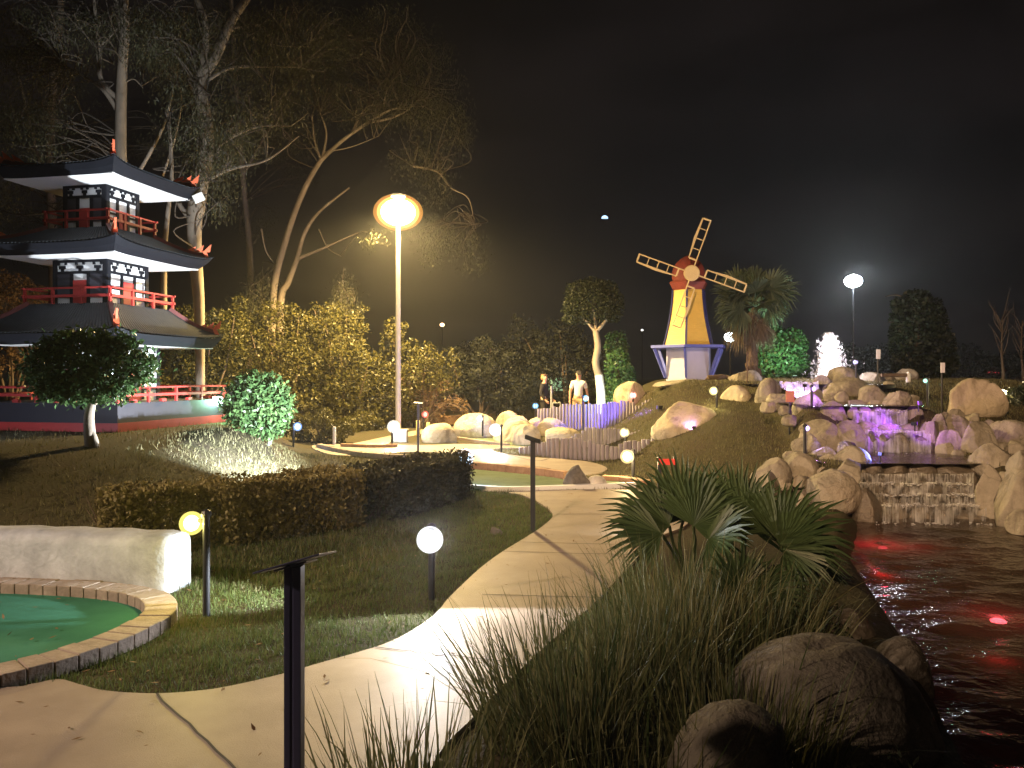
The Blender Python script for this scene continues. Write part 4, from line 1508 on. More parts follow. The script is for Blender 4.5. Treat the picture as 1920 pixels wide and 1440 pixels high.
for k, (lab, x0, x1, yt, d, sd) in enumerate([('low dark far tree line bush between the bare lamp and the windmill', 860, 1010, 640, 48, 0), ('low black far bush behind the right end of the crest', 1800, 1990, 660, 52, 2), ('low black far bush between fountain and ivy tree', 1560, 1680, 660, 50, 3)]):
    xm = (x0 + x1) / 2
    plant('bush', lab, 'bush', W(xm, 720, d), [pblob(xm + (q - 2) * (x1 - x0) / 5, yt + 35 + RNG.uniform(-15, 15), (x1 - x0) / 5, 40, d) for q in range(5)], 2500, M['leaf_in_shade'], seed=50 + sd, ln=(.2, .35), group=GB, stem_name='branches')

# ivy covered tree
d3 = 25.0
plant('ivy_tree', 'square shaped dark tree overgrown with ivy, left edge lit pale green', 'tree', W(1725, 725, d3),
      [pblob(1725, 625, 50, 75, d3), pblob(1705, 590, 32, 38, d3), pblob(1745, 590, 28, 36, d3), pblob(1762, 650, 28, 48, d3), pblob(1690, 650, 22, 60, d3), pblob(1720, 560, 26, 18, d3), pblob(1735, 690, 50, 30, d3), pblob(1680, 590, 12, 30, d3), pblob(1775, 680, 22, 24, d3)],
      8500, M['leaf_dark'], [([tuple(W(1722, 725, d3)), tuple(W(1718, 640, d3)), tuple(W(1722, 560, d3))], .16, .06), ([tuple(W(1700, 560, d3)), tuple(W(1680, 553, d3)), tuple(W(1660, 556, d3))], .03, .012), ([tuple(W(1690, 605, d3)), tuple(W(1665, 604, d3))], .02, .01)],
      seed=60, ln=(.09, .16), asp=.7, clump=.25)

# bare saplings at the right
for lab, x, xt, d in [('thin bare sapling behind the warm ground lamp', 1880, 1878, 21), ('thin bare sapling at the right frame edge', 1917, 1915, 22)]:
    bb = W(x, 740, d)
    rt = thing('sapling', lab, 'tree', bb, 0, 'thin bare saplings on the right bank')
    lines = [([tuple(W(x, 740, d)), tuple(W(x + 1, 700, d)), tuple(W(xt, 660, d)), tuple(W(xt + 2, 600, d))], .05, .012)]
    for q in range(14):
        y0 = RNG.uniform(600, 680)
        sgn = 1 if q % 2 else -1
        lines.append(([tuple(W(xt, y0, d)), tuple(W(xt + sgn * RNG.uniform(6, 14), y0 - 22, d + RNG.normal(0, .2))), tuple(W(xt + sgn * RNG.uniform(10, 26), y0 - RNG.uniform(35, 60), d + RNG.normal(0, .3)))], .016, .004))
    limbs('trunk', lines, M['twig'], rt, bb, 6)
plant('bush', 'dark green bush at the right frame edge beyond the creased boulder', 'bush', W(1915, 790, 16.5), [pblob(1915, 755, 34, 30, 16.5), pblob(1935, 740, 30, 26, 16.5), pblob(1890, 772, 22, 16, 16.5)], 2600, M['leaf_dark'], seed=61, ln=(.05, .1), group=GB, stem_name='branches')


# ------------------------------------------------------------------ fan palms
def fan_leaf(mb, c, up, face, Rr, nb=26, spread=215, w0=None, tilt=0.15, rng=RNG, limp=.15):
    """one palmate leaf: folded blades radiating from the hastula; up = middle blade direction, face = side turned to the viewer"""
    c = Vector(c)
    up = Vector(up).normalized()
    face = Vector(face)
    face = (face - up * face.dot(up)).normalized()
    rt_ = up.cross(face)
    hw = w0 or Rr * math.radians(spread) / nb * .42
    for i in range(nb):
        a = math.radians(-spread / 2 + spread * (i + .5) / nb + rng.normal(0, 1.6))
        dr = up * math.cos(a) + rt_ * math.sin(a)
        sd = up * -math.sin(a) + rt_ * math.cos(a)
        L_ = Rr * (1 - .22 * abs(a) / math.radians(spread / 2)) * rng.uniform(.9, 1.05)
        cup = face * (tilt * L_)
        p1 = c + dr * L_ * .42 + cup * .25
        p2 = c + dr * L_ * .72 + cup * .35 - Vector((0, 0, limp * L_ * .12))
        p3 = c + dr * L_ - Vector((0, 0, limp * L_ * rng.uniform(.3, 1.2))) + cup * .2
        w1, w2 = hw * .95, hw * .45
        fo = face * hw * .55
        b = len(mb.v)
        mb.v += [tuple(c - sd * hw * .12), tuple(c + sd * hw * .12), tuple(p1 - sd * w1 * .85), tuple(p1 - fo), tuple(p1 + sd * w1 * .85), tuple(p2 - sd * w2), tuple(p2 - fo * .6), tuple(p2 + sd * w2), tuple(p3)]
        for q in [(0, 1, 3, 2), (1, 4, 3), (2, 3, 6, 5), (3, 4, 7, 6), (5, 6, 8), (6, 7, 8)]:
            mb.f.append([b + k for k in q])
            mb.m.append(0)


def near_palm(label, base, leaves, seed):
    rng = np.random.default_rng(seed)
    root = thing('fan_palm', label, 'palm', base, 0, 'low fan palms beside the pond')
    base = Vector(base)
    for (px, py, d, up, Rr, nb, spread, face) in leaves:
        c = W(px, py, d)
        mb = MB()
        fan_leaf(mb, c - base, up, face, Rr, nb, spread, rng=rng)
        fr = mb.build('frond', M['leaf_palm'], root)
        s = MB()
        mid_ = (c - base) * .5 + Vector((rng.normal(0, .03), rng.normal(0, .03), .06))
        s.tube(catmull([(0, 0, 0), mid_, c - base], 5, False), [.016] * 5 + [.012] * 5 + [.010], 6)
        s.build('leaf_stalk', M['leaf_palm'], fr)
    return root


near_palm('large low fan palm with a broad upright fan beside the path', (1.35, 6.15, 0.0), [
    (1282, 972, 6.0, (-.05, .1, 1), .60, 34, 205, (0, -1, .25)),
    (1255, 985, 5.9, (-.75, .1, .42), .58, 26, 150, (.2, -1, .5)),
    (1300, 985, 5.8, (.55, .0, .75), .50, 28, 190, (-.1, -1, .3)),
    (1240, 1000, 5.8, (-.9, -.1, -.02), .50, 20, 130, (.1, -.9, .7)),
    (1330, 1010, 5.7, (.3, -.3, .25), .45, 24, 200, (0, -.7, .8))], 71)
near_palm('fan palm with tall upright fan behind the large low fan palm', (1.9, 6.6, 0.0), [
    (1385, 975, 6.5, (.05, .15, 1), .58, 34, 190, (.1, -1, .2)),
    (1400, 985, 6.4, (.6, .0, .7), .50, 26, 170, (-.1, -1, .3)),
    (1350, 960, 6.6, (-.35, .2, .9), .52, 28, 170, (.1, -1, .2))], 72)
near_palm('fan palm reaching right over the pond edge', (2.15, 5.9, -.02), [
    (1458, 1012, 5.8, (.75, .05, .55), .60, 32, 180, (-.3, -1, .35)),
    (1465, 1020, 5.7, (.95, -.15, .12), .52, 26, 160, (-.1, -.8, .7)),
    (1440, 1000, 5.9, (.1, .2, 1), .45, 28, 190, (0, -1, .3)),
    (1470, 1030, 5.6, (.6, -.4, -.25), .42, 22, 150, (0, -.6, .8))], 73)
near_palm('lowest fan palm half hidden in the reeds above the shore boulders', (1.62, 5.05, -.02), [
    (1405, 1115, 4.9, (.75, -.1, .15), .42, 26, 190, (-.1, -.7, .8)),
    (1385, 1110, 4.95, (-.2, .0, .7), .36, 24, 200, (0, -1, .5)),
    (1420, 1130, 4.8, (.5, -.3, -.45), .34, 20, 150, (0, -.8, .6))], 74)

# tall fan palm beside the windmill
dp = 23.0
pb = W(1412, 728, dp)
pt = W(1408, 592, dp)
rt = thing('tall_fan_palm', 'tall fan palm with a shaggy skirt of dead fronds right of the windmill', 'palm', pb)
rng = np.random.default_rng(77)
mb = MB()
npt = 16
mb.tube([pb.lerp(pt, i / (npt - 1)) - pb for i in range(npt)], [.30 - .17 * min(1, i / 5) + .012 * (i % 2) for i in range(npt)], 14)
# criss-cross leaf bases
for k in range(120):
    t = rng.uniform(0, .55)
    a = rng.uniform(0, 2 * PI)
    r_ = .30 - .17 * min(1, t * 3) + .015
    c0 = (pb.lerp(pt, t) - pb) + Vector((math.cos(a) * r_, math.sin(a) * r_, 0))
    a2 = a + rng.choice([-.45, .45])
    c1 = (pb.lerp(pt, min(1, t + .1)) - pb) + Vector((math.cos(a2) * r_ * .97, math.sin(a2) * r_ * .97, 0))
    mb.bar(c0, c1, .05, .025, (math.cos(a), math.sin(a), .1))
mb.build('trunk', M['bark_dark'], rt, smooth=False)
cc = W(1412, 572, dp) - pb
for k in range(46):
    el = rng.uniform(-.35, 1.5)
    az = rng.uniform(0, 2 * PI)
    dr = Vector((math.cos(az) * math.cos(el), math.sin(az) * math.cos(el), math.sin(el)))
    Ls = rng.uniform(.35, .75)
    mb = MB()
    hub = cc + dr * Ls
    mb.tube([cc, cc + dr * Ls * .5 + Vector((0, 0, .03)), hub], [.022, .016, .012], 5)
    fan_leaf(mb, hub, dr + Vector((0, 0, -.12)), Vector((-dr.x * .4, -1 if dr.y < .3 else -.6, .5)) if rng.uniform() < .6 else Vector(rng.normal(size=3)), rng.uniform(.62, .92), 22, 180, rng=rng, limp=.3)
    mb.build('frond', M['leaf_palm_far'], rt)
for k in range(26):
    az = rng.uniform(0, 2 * PI)
    dr = Vector((math.cos(az) * .62, math.sin(az) * .62, -.75)).normalized()
    mb = MB()
    o_ = cc + Vector((0, 0, -rng.uniform(.0, .35)))
    hub = o_ + dr * rng.uniform(.35, .6)
    mb.tube([o_, hub], [.018, .012], 5)
    fan_leaf(mb, hub, dr * .8 + Vector((0, 0, -.5)), Vector(rng.normal(size=3)), rng.uniform(.45, .68), 16, 120, rng=rng, limp=.5)
    mb.build('dead_frond', M['leaf_dead'], rt)


# ------------------------------------------------------------------ reeds in the foreground
def reeds(label, x, y, n, h, rad, lean, seed, wbl=(.003, .0068)):
    rng = np.random.default_rng(seed)
    V, F = [], []
    k = 5
    for i in range(int(n * .62)):
        a = rng.uniform(0, 2 * PI)
        r0 = rad * math.sqrt(rng.uniform(0, 1))
        p = np.array([r0 * math.cos(a), r0 * math.sin(a), -.02])
        out = np.array([math.cos(a), math.sin(a), 0]) * (r0 / rad) * rng.uniform(.1, .75) + np.array([lean[0], lean[1], 0]) + rng.normal(0, .16, 3) * np.array([1, 1, 0])
        L_ = h * rng.uniform(.5, 1.08)
        bend = rng.uniform(.15, 1.0)
        if rng.uniform() < .1:
            bend *= 2.6
        th = rng.uniform(0, PI)
        sd = np.array([math.cos(th), math.sin(th), 0])
        wv = rng.uniform(*wbl)
        b = len(V)
        for j in range(k):
            t = j / (k - 1)
            q = p + np.array([0, 0, 1]) * L_ * (t - .22 * bend * t ** 2.4) + out * L_ * (.55 * t + bend * .42 * t * t)
            ww = wv * (1 - t) ** .7 + .0004
            V.append(q - sd * ww)
            V.append(q + sd * ww)
        for j in range(k - 1):
            F.append((b + 2 * j, b + 2 * j + 1, b + 2 * j + 3, b + 2 * j + 2))
    o = fast_mesh('reed_clump', np.array(V), np.array(F), M['blade'])
    o.location = (x, y, Tz(x, y))
    return tag(o, label, 'reeds', 'reed clumps between the path and the pond')


reeds('nearest reed clump at the bottom edge right of the navy signpost', -.32, 2.78, 620, .50, .30, (.02, 0), 1)
reeds('spare low reed tuft at the very bottom right of the navy signpost foot', -.62, 2.55, 200, .34, .2, (.05, 0), 2)
reeds('tall reed clump beside the bright patch of the path', .22, 3.55, 900, .68, .34, (-.08, 0), 3)
reeds('dense reed clump in the middle of the planting, behind the tall clump', .72, 4.15, 900, .66, .36, (0, 0), 4)
reeds('reed clump below the large low fan palm', 1.05, 4.95, 950, .66, .42, (-.03, 0), 5)
reeds('dark reed clump between the fan palms and the shore boulders', 1.3, 4.4, 800, .6, .42, (.05, 0), 6)
reeds('dark reed tuft in front of the huge smooth shore boulder', .95, 3.3, 700, .5, .36, (.05, 0), 7)
reeds('sprawling reed tuft above the grey broken boulder', .45, 2.95, 620, .42, .34, (.05, -.05), 8)
reeds('small reed tuft at the right end of the planting by the pond edge', 1.75, 5.3, 350, .4, .25, (.1, 0), 9)

# low dark ground planting among the reeds
rng = np.random.default_rng(91)
n = 5000
x = rng.uniform(-.1, 2.2, n)
y = rng.uniform(2.6, 6.5, n)
keep = (x > .10 + (y - 2.6) * .33) & (x < 1.5 + (y - 2.6) * .25)
x, y = x[keep], y[keep]
P = np.stack([x, y, T(x, y) + rng.uniform(.0, .12, len(x))], -1)
v, f = leaf_quads(P, unit(rng.normal(size=P.shape) + np.array([0, 0, .5])), rng.uniform(.04, .1, len(P)), rng.uniform(.01, .02, len(P)), rng)
o = fast_mesh('ground_cover', v, f, M['leaf_dark'])
tag(o, 'dark leaf litter and ground cover under the reeds', 'ground cover', kind='stuff')

# ------------------------------------------------------------------ lawn
def lawn(n, xr, yr, ln, wd, seed, keepf):
    rng = np.random.default_rng(seed)
    x = rng.uniform(*xr, n)
    y = rng.uniform(*yr, n)
    k = keepf(x, y)
    patch = np.sin(x * 2.1 + 1.3 * np.sin(y * 1.7)) * np.sin(y * 2.6 + x) * .5 + .5
    k &= rng.uniform(0, 1, n) < .45 + .55 * patch
    jx, jy = rng.normal(0, .018, n), rng.normal(0, .018, n)
    for poly in NOGRASS:
        k &= ~inpoly(x + jx, y + jy, poly)
    x, y = x[k], y[k]
    z = T(x, y)
    xl = np.interp(y, [-4, 0, 3.57, 5.4, 7.6, 9.4], [.6, 1.2, 1.86, 2.45, 3.05, 3.9])
    k = ~((x > xl - .1) & (y < 10.3))
    x, y, z = x[k], y[k], z[k]
    m_ = len(x)
    tuft = .6 + .8 * (np.sin(x * 11 + np.sin(y * 9)) * np.sin(y * 13 + np.sin(x * 7)) * .5 + .5)
    L_ = rng.uniform(*ln, m_) * tuft
    a = rng.uniform(0, 2 * PI, m_)
    tl = rng.uniform(0, .8, m_)
    sd = np.stack([-np.sin(a), np.cos(a), 0 * a], -1) * (rng.uniform(*wd, m_))[:, None]
    p = np.stack([x, y, z - .004], -1)
    tip = p + np.stack([np.cos(a) * tl * L_, np.sin(a) * tl * L_, L_ * (1 - .25 * tl)], -1)
    V = np.stack([p - sd, p + sd, tip], 1).reshape(-1, 3)
    return V


Va = lawn(210000, (-3.1, 1.0), (4.0, 11.6), (.025, .055), (.0018, .0035), 1, lambda x, y: (x < 1.2))
Vb = lawn(120000, (-9.5, -1.0), (5.9, 16.5), (.04, .085), (.004, .008), 2, lambda x, y: (x / y > -.72) & (RNG.uniform(0, 1, len(x)) < .1 + .45 * S((x + 5.6) / 1.2)))
Vc = lawn(110000, (-.6, 12.5), (9.4, 23), (.035, .075), (.004, .008), 3, lambda x, y: x / y < .72)
o = fast_mesh('grass', Va, np.arange(len(Va)).reshape(-1, 3), M['lawn'])
tag(o, 'mown green grass of the near lawn', 'grass', kind='stuff')
V = np.concatenate([Vb, Vc])
o = fast_mesh('dry_grass', V, np.arange(len(V)).reshape(-1, 3), M['lawn_dry'])
tag(o, 'sparse dry grass on the two mounds', 'grass', kind='stuff')

# fallen leaves scattered on the paving and the lawn edges
rng = np.random.default_rng(123)
n = 520
x = rng.uniform(-3.6, 1.4, n)
y = rng.uniform(2.6, 11, n)
k = (x < .4 + .1 * y) & (np.abs(np.sin(x * 3 + y * 2)) > .35)
x, y = x[k], y[k]
P = np.stack([x, y, T(x, y) + .03], -1)
D = unit(np.stack([rng.normal(size=len(x)), rng.normal(size=len(x)), rng.normal(0, .12, len(x))], -1))
ln_ = rng.uniform(.02, .055, len(x))
v, f = leaf_quads(P, D, ln_, ln_ * .35, rng, nrm=np.tile([0, 0, 3.0], (len(x), 1)))
o = fast_mesh('fallen_leaves', v, f, M['leaf_brown'])
tag(o, 'dry fallen leaves scattered over the path and the lawn', 'leaves', kind='stuff')
# ================================================================== pagoda
PA = 12.0
pg = thing('pagoda', 'three storey miniature pagoda with charcoal roofs, white soffits and red railings', 'pagoda', (-7.39, 14.42, .6), R(-PA))
OZ = .6


def side4(mb, vs, fs):
    for k in range(4):
        c_, s_ = round(math.cos(k * PI / 2)), round(math.sin(k * PI / 2))
        mb.add([(x * c_ - y * s_, x * s_ + y * c_, z) for x, y, z in vs], fs)


def roof(hs, zs, ho, zf, hi, zt, ribs):
    """one storey's roof: soffit, curved fascia, ribbed tile slopes with lifted corners, hip ridges and finials"""
    zs, zf, zt = zs - OZ, zf - OZ, zt - OZ
    nu = ribs * 4
    def lift(u):
        return .10 * abs(u) ** 5
    # fascia
    mb = MB()
    vs, fs = [], []
    prof = [(hs, zs, .25), (hs + (ho - hs) * .55, zs + (zf - zs) * .45, .6), (ho, zf, 1.0)]
    nf = 40
    for h, z, lf in prof:
        for i in range(nf + 1):
            u = -1 + 2 * i / nf
            vs.append((u * h, -h, z + lift(u) * lf))
    for j in range(2):
        for i in range(nf):
            a = j * (nf + 1) + i
            fs.append((a, a + 1, a + nf + 2, a + nf + 1))
    side4(mb, vs, fs)
    fa = mb.build('fascia', M['dark_paint'], pg, smooth=False)
    # tiles
    mb = MB()
    vs, fs = [], []
    nv = 9
    for j in range(nv + 1):
        t = j / nv
        h = ho + .015 + (hi - ho - .015) * t
        z = zf + .012 + (zt - zf) * (t ** 1.35)
        for i in range(nu + 1):
            u = -1 + 2 * i / nu
            rp = .016 * (abs(math.sin(i * PI / 4)) ** .7) * (1 - .2 * t) if abs(u) < .995 else 0
            vs.append((u * h, -h, z + lift(u) * (1 - t) ** 2 + rp))
    for j in range(nv):
        for i in range(nu):
            a = j * (nu + 1) + i
            fs.append((a, a + 1, a + nu + 2, a + nu + 1))
    side4(mb, vs, fs)
    mb.build('roof_tiles', M['tile_paint'], pg, smooth=False)
    # soffit
    mb = MB()
    mb.box((0, 0, zs + .012), (2 * hs - .006, 2 * hs - .006, .02))
    mb.build('soffit', M['white_paint'], pg)
    # hips
    for k in range(4):
        sx, sy = ((1, -1), (1, 1), (-1, 1), (-1, -1))[k]
        mb = MB()
        pts = []
        for j in range(9):
            t = j / 8
            h = hi + (ho * .93 - hi) * t
            tt_ = 1 - t
            pts.append(Vector((sx * h, sy * h, zf + (zt - zf) * (max(0, (ho - h) / (ho - hi)) ** 1.35) + .09 * t ** 4 + .035)))
        for a, c in zip(pts, pts[1:]):
            mb.bar(a, c, .07, .085)
        e_ = pts[-1]
        d = Vector((sx, sy, 0)).normalized()
        side = Vector((-d.y, d.x, 0))
        hip = mb.build('hip_ridge', M['ridge'], pg)
        mb = MB()
        mb.bar(e_ - d * .04 + Vector((0, 0, -.02)), e_ + d * .02 + Vector((0, 0, .01)), .085, .17)
        mb.build('ridge_end', M['orange_red'], hip)
        for q in range(3):
            sp = MB()
            b0_ = e_ - d * (.05 + .14 * (2 - q)) + Vector((0, 0, .03))
            tip = b0_ + d * .15 + Vector((0, 0, .12 + .035 * q))
            m1 = b0_ + d * .09 + Vector((0, 0, .03))
            poly = [b0_ - d * .05, m1 + d * .03, tip, b0_ + Vector((0, 0, .055)) + d * .02]
            sp.add([tuple(p - side * .018) for p in poly] + [tuple(p + side * .018) for p in poly],
                   [(0, 1, 2, 3), (7, 6, 5, 4), (0, 4, 5, 1), (1, 5, 6, 2), (2, 6, 7, 3), (3, 7, 4, 0)])
            sp.build('finial', M['orange_red'], hip)


def body(hb, z0, z1, door_h, band):
    z0, z1 = z0 - OZ, z1 - OZ - .002
    mb = MB()
    mb.box((0, 0, (z0 + z1) / 2), (2 * hb, 2 * hb, z1 - z0))
    mb.build('wall', M['white_paint'], pg)
    fr = MB()
    for k in range(4):
        Mx = Matrix.Rotation(k * PI / 2, 4, 'Z')
        def fb(mb_, x, z, w_, h_, t_):
            mb_.box(Mx @ Vector((x, -hb - t_ / 2 + .01, z)), (w_, t_ + .02, h_), Mx.to_3x3())
        # corner posts and beams
        fb(fr, hb - .03, (z0 + z1) / 2, .085, z1 - z0, .022)
        fb(fr, -hb + .03, (z0 + z1) / 2, .085, z1 - z0, .022)
        fb(fr, 0, z1 - .022, 2 * hb - .09, .044, .020)
        zb = z1 - band
        fb(fr, 0, zb, 2 * hb - .09, .045, .018)
        # bracket band: U shaped brackets standing on short stems
        nb_ = 3
        for i in range(nb_):
            x = (i - (nb_ - 1) / 2) * (2 * hb / nb_)
            w_ = hb * .135
            top = z1 - .044
            bt_ = zb + band * .42
            fb(fr, x - w_, (top + bt_) / 2 + .02, .04, top - bt_ - .04, .024)
            fb(fr, x + w_, (top + bt_) / 2 + .02, .04, top - bt_ - .04, .024)
            fb(fr, x, bt_, 2 * w_ - .02, .05, .026)
            fb(fr, x, (zb + bt_) / 2, .055, bt_ - zb, .016)
        # door and side panels
        wd_ = hb * .26
        dr = MB()
        fb(dr, 0, z0 + door_h / 2, 2 * wd_, door_h, .012)
        dr.build('door', M['red_paint'], pg)
        for s_ in (-1, 1):
            fb(fr, s_ * (wd_ + .03), z0 + (zb - z0) / 2, .06, zb - z0 - .03, .020)
        if k in (0, 2):
            for s_ in (-1, 1):
                pn = MB()
                fb(pn, s_ * ((hb + wd_) / 2 - .005), z0 + .12 + (zb - z0 - .12) / 2, hb - wd_ - .14, (zb - z0) - .16, .010)
                pn.build('wall_panel', M['plum_paint'], pg)
        else:
            for s_ in (-1, 1):
                for zz in (.28, .52):
                    fb(fr, s_ * ((hb + wd_) / 2), z0 + (zb - z0) * zz, hb - wd_ - .12, .035, .012)
    fr.build('timber_frame', M['dark_paint'], pg)


def railing(h, z0, hr, posts, blocks=False):
    z0 -= OZ
    mb = MB()
    for k in range(4):
        Mx = Matrix.Rotation(k * PI / 2, 4, 'Z')
        def bx_(x, z, w_, d_, h_):
            mb.box(Mx @ Vector((x, -h, z)), (w_, d_, h_), Mx.to_3x3())
        bx_(0, z0 + hr, 2 * h + .12, .032, .028)
        bx_(0, z0 + hr * .5, 2 * h + .10, .036, .045)
        for i in range(posts):
            x = -h + 2 * h * i / posts
            bx_(x, z0 + hr * .5 + .002, .04, .041, hr)
        if blocks:
            for i in range(posts * 1):
                bx_(-h + 2 * h * (i + .5) / posts, z0 + .03, .12, .06, .05)
    mb.build('railing', M['red_paint'], pg)


mb = MB()
mb.box((0, 0, (.86 + 1.17) / 2 - OZ), (3.02, 3.02, 1.17 - .86))
mb.build('platform', M['plum_paint'], pg)
mb = MB()
mb.box((0, 0, (.25 + .86) / 2 - OZ), (3.06, 3.06, .86 - .25))
mb.build('platform_skirt', M['red_paint'], pg)
railing(1.5, 1.172, .25, 4, True)
body(.67, 1.172, 2.13, .55, .24)
roof(1.36, 2.13, 1.50, 2.30, .80, 2.83, 40)
mb = MB()
mb.box((0, 0, 2.815 - OZ), (1.62, 1.62, .04))
mb.build('balcony', M['dark_paint'], pg)
railing(.84, 2.836, .27, 3)
body(.53, 2.836, 3.63, .44, .22)
roof(1.17, 3.63, 1.36, 3.79, .60, 4.16, 36)
mb = MB()
mb.box((0, 0, 4.145 - OZ), (1.22, 1.22, .04))
mb.build('balcony', M['dark_paint'], pg)
railing(.62, 4.166, .30, 3)
body(.42, 4.166, 4.95, .38, .20)
roof(1.06, 4.95, 1.19, 5.11, .05, 5.40, 34)

fl = thing('floodlight', 'white box floodlight mounted on the right corner of the top pagoda roof', 'floodlight', W(372, 371, 15.25), R(25))
mb = MB()
mb.box((0, 0, 0), (.2, .12, .15), Matrix.Rotation(R(-28), 3, 'Y'))
mb.build('housing', M['white_metal'], fl, bevel=.008)
mb = MB()
mb.bar((-.1, 0, -.02), (-.22, .03, -.05), .03, .03)
mb.build('bracket', M['black_metal'], fl)

# ================================================================== windmill
WZ = W(1291, 716, 22)
wm = thing('windmill', 'miniature windmill with yellow tapered tower, blue deck and four cream lattice sails', 'windmill', WZ)


def hexa(r, z, ph=-18):
    return [(r * math.sin(R(ph + 60 * k)), -r * math.cos(R(ph + 60 * k)), z) for k in range(6)]


def loft(mb, rings, cap=True):
    n = len(rings[0])
    vs = [p for r in rings for p in r]
    fs = []
    for j in range(len(rings) - 1):
        for k in range(n):
            fs.append((j * n + k, j * n + (k + 1) % n, (j + 1) * n + (k + 1) % n, (j + 1) * n + k))
    if cap:
        fs.append(tuple(range(n - 1, -1, -1)))
        fs.append(tuple((len(rings) - 1) * n + k for k in range(n)))
    mb.add(vs, fs)


s22 = 22 / FPX
zdeck = (716 - 652) * s22
mb = MB()
loft(mb, [hexa(.66, -.3), hexa(.655, 0), hexa(.65, zdeck - .02)])
mb.build('base', M['violet_tinted_paint'], wm)
mb = MB()
loft(mb, [hexa(1.06, zdeck - .02), hexa(1.1, zdeck - .015), hexa(1.1, zdeck + .055), hexa(1.06, zdeck + .06)])
mb.build('deck', M['blue_paint'], wm)
for k in range(6):
    mb = MB()
    a = Vector(hexa(1.0, zdeck - .03)[k])
    c = Vector(hexa(.675, zdeck * .13)[k])
    mb.bar(a, c, .055, .075)
    mb.build('brace', M['blue_paint'], wm)
zt0, zt1 = zdeck + .062, (716 - 545) * s22
prof = []
for j in range(13):
    t = j / 12
    prof.append((.455 + .26 * (1 - t) ** 1.7, zt0 + (zt1 - zt0) * t))
# horizontal siding: each board laps the one below
mb = MB()
rings = []
nb_ = 26
for j in range(nb_):
    for q in (0, .97):
        t = (j + q) / nb_
        r_ = .455 + .26 * (1 - t) ** 1.7
        rings.append(hexa(r_ + (.008 if q == 0 else 0), zt0 + (zt1 - zt0) * t))
loft(mb, rings)
mb.build('tower', M['yellow_paint'], wm)
for k in range(6):
    mb = MB()
    pts = [Vector(hexa(r_ + .012, z)[k]) for r_, z in prof]
    for a, c in zip(pts, pts[1:]):
        mb.bar(a, c, .055, .03, (pts[0].x, pts[0].y, 0))
    mb.build('corner_trim', M['navy_paint'], wm)
mb = MB()
zc = zt1
loft(mb, [hexa(.45, zc - .0), hexa(.47, zc + .03), hexa(.56, zc + .2), hexa(.53, zc + .24)])
cap_ = mb.build('cap_rim', M['cap_red'], wm)
mb = MB()
mb.lathe([(.42, zc + .24), (.45, zc + .36), (.45, zc + .5), (.41, zc + .64), (.33, zc + .77), (.22, zc + .87), (.1, zc + .94), (.01, zc + .97)], 28)
mb.build('dome', M['cap_red'], wm, smooth=True)
hz = (716 - 512) * s22
HUB = W(1297, 512, 21.2) - WZ
mb = MB()
mb.tube([HUB + Vector((0, .6, 0)), HUB + Vector((0, .02, 0))], .05, 12)
mb.build('axle', M['navy_paint'], wm)
mb = MB()
mb.tube([HUB + Vector((0, .045, 0)), HUB + Vector((0, -.03, 0)), HUB + Vector((0, -.045, 0))], [.21, .21, .19], 40)
mb.build('hub', M['cream_paint'], wm, bevel=.006)
for k in range(4):
    th = R(70 + 90 * k)
    u = Vector((math.cos(th), 0, math.sin(th)))
    nn = Vector((-math.sin(th), 0, math.cos(th)))
    mb = MB()
    o_ = HUB + Vector((0, .005, 0))
    mb.bar(o_ + u * .12, o_ + u * 1.49, .028, .04, (0, 1, 0))
    r0_, r1_, w_ = .36, 1.47, .215
    taper = lambda r_: w_
    mb.bar(o_ + u * r0_ + nn * w_, o_ + u * r1_ + nn * w_, .028, .034, (0, 1, 0))
    for q in range(5):
        r_ = r0_ + (r1_ - r0_) * q / 4
        wd_ = .042 if q in (0, 4) else .02
        mb.bar(o_ + u * r_ + nn * .012, o_ + u * r_ + nn * (w_ - .012), wd_, .030, (0, 1, 0))
    # tapered leading board
    a = o_ + u * (r0_ + .1) + nn * (w_ + .014)
    c = o_ + u * (r0_ + .55) + nn * (w_ + .055)
    e_ = o_ + u * (r1_ + .012) + nn * (w_ + .02)
    f_ = o_ + u * (r1_ + .012) + nn * (w_ + .012)
    poly = [a, c, e_, f_]
    mb.add([tuple(p + Vector((0, -.012, 0))) for p in poly] + [tuple(p + Vector((0, .012, 0))) for p in poly],
           [(0, 1, 2, 3), (7, 6, 5, 4), (0, 4, 5, 1), (1, 5, 6, 2), (2, 6, 7, 3), (3, 7, 4, 0)])
    mb.build('sail', M['cream_paint'], wm)


# ================================================================== log walls
def log_wall(label, tops, bots, ds, step, seed):
    """tops/bots: polylines in photo pixels, ds: depth along x"""
    rng = np.random.default_rng(seed)
    x0, x1 = tops[0][0], tops[-1][0]
    p0 = W(x0, np.interp(x0, [b[0] for b in bots], [b[1] for b in bots]), ds[0][1])
    root = thing('log_wall', label, 'log wall', p0, 0, 'retaining walls of upright logs')
    x = x0
    dark = True
    while x <= x1:
        d = np.interp(x, [q[0] for q in ds], [q[1] for q in ds])
        yt = np.interp(x, [q[0] for q in tops], [q[1] for q in tops]) + rng.normal(0, 1.3)
        yb = np.interp(x, [q[0] for q in bots], [q[1] for q in bots]) + 3
        a, c = W(x, yb, d), W(x, yt, d)
        r_ = step * d / FPX * .5 * rng.uniform(.9, 1.02)
        a = Vector((c.x, c.y, a.z - .12))
        lean = Vector((rng.normal(0, .006), rng.normal(0, .006), 0))
        mb = MB()
        mb.tube([a - p0, a.lerp(c, .5) - p0 + lean * .3, c - p0 + lean - Vector((0, 0, .012)), c - p0 + lean], [r_, r_, r_, r_ * .86], 12)
        mb.build('log', M['log'], root, smooth=True)
        x += step * rng.uniform(.94, 1.06)
    return root


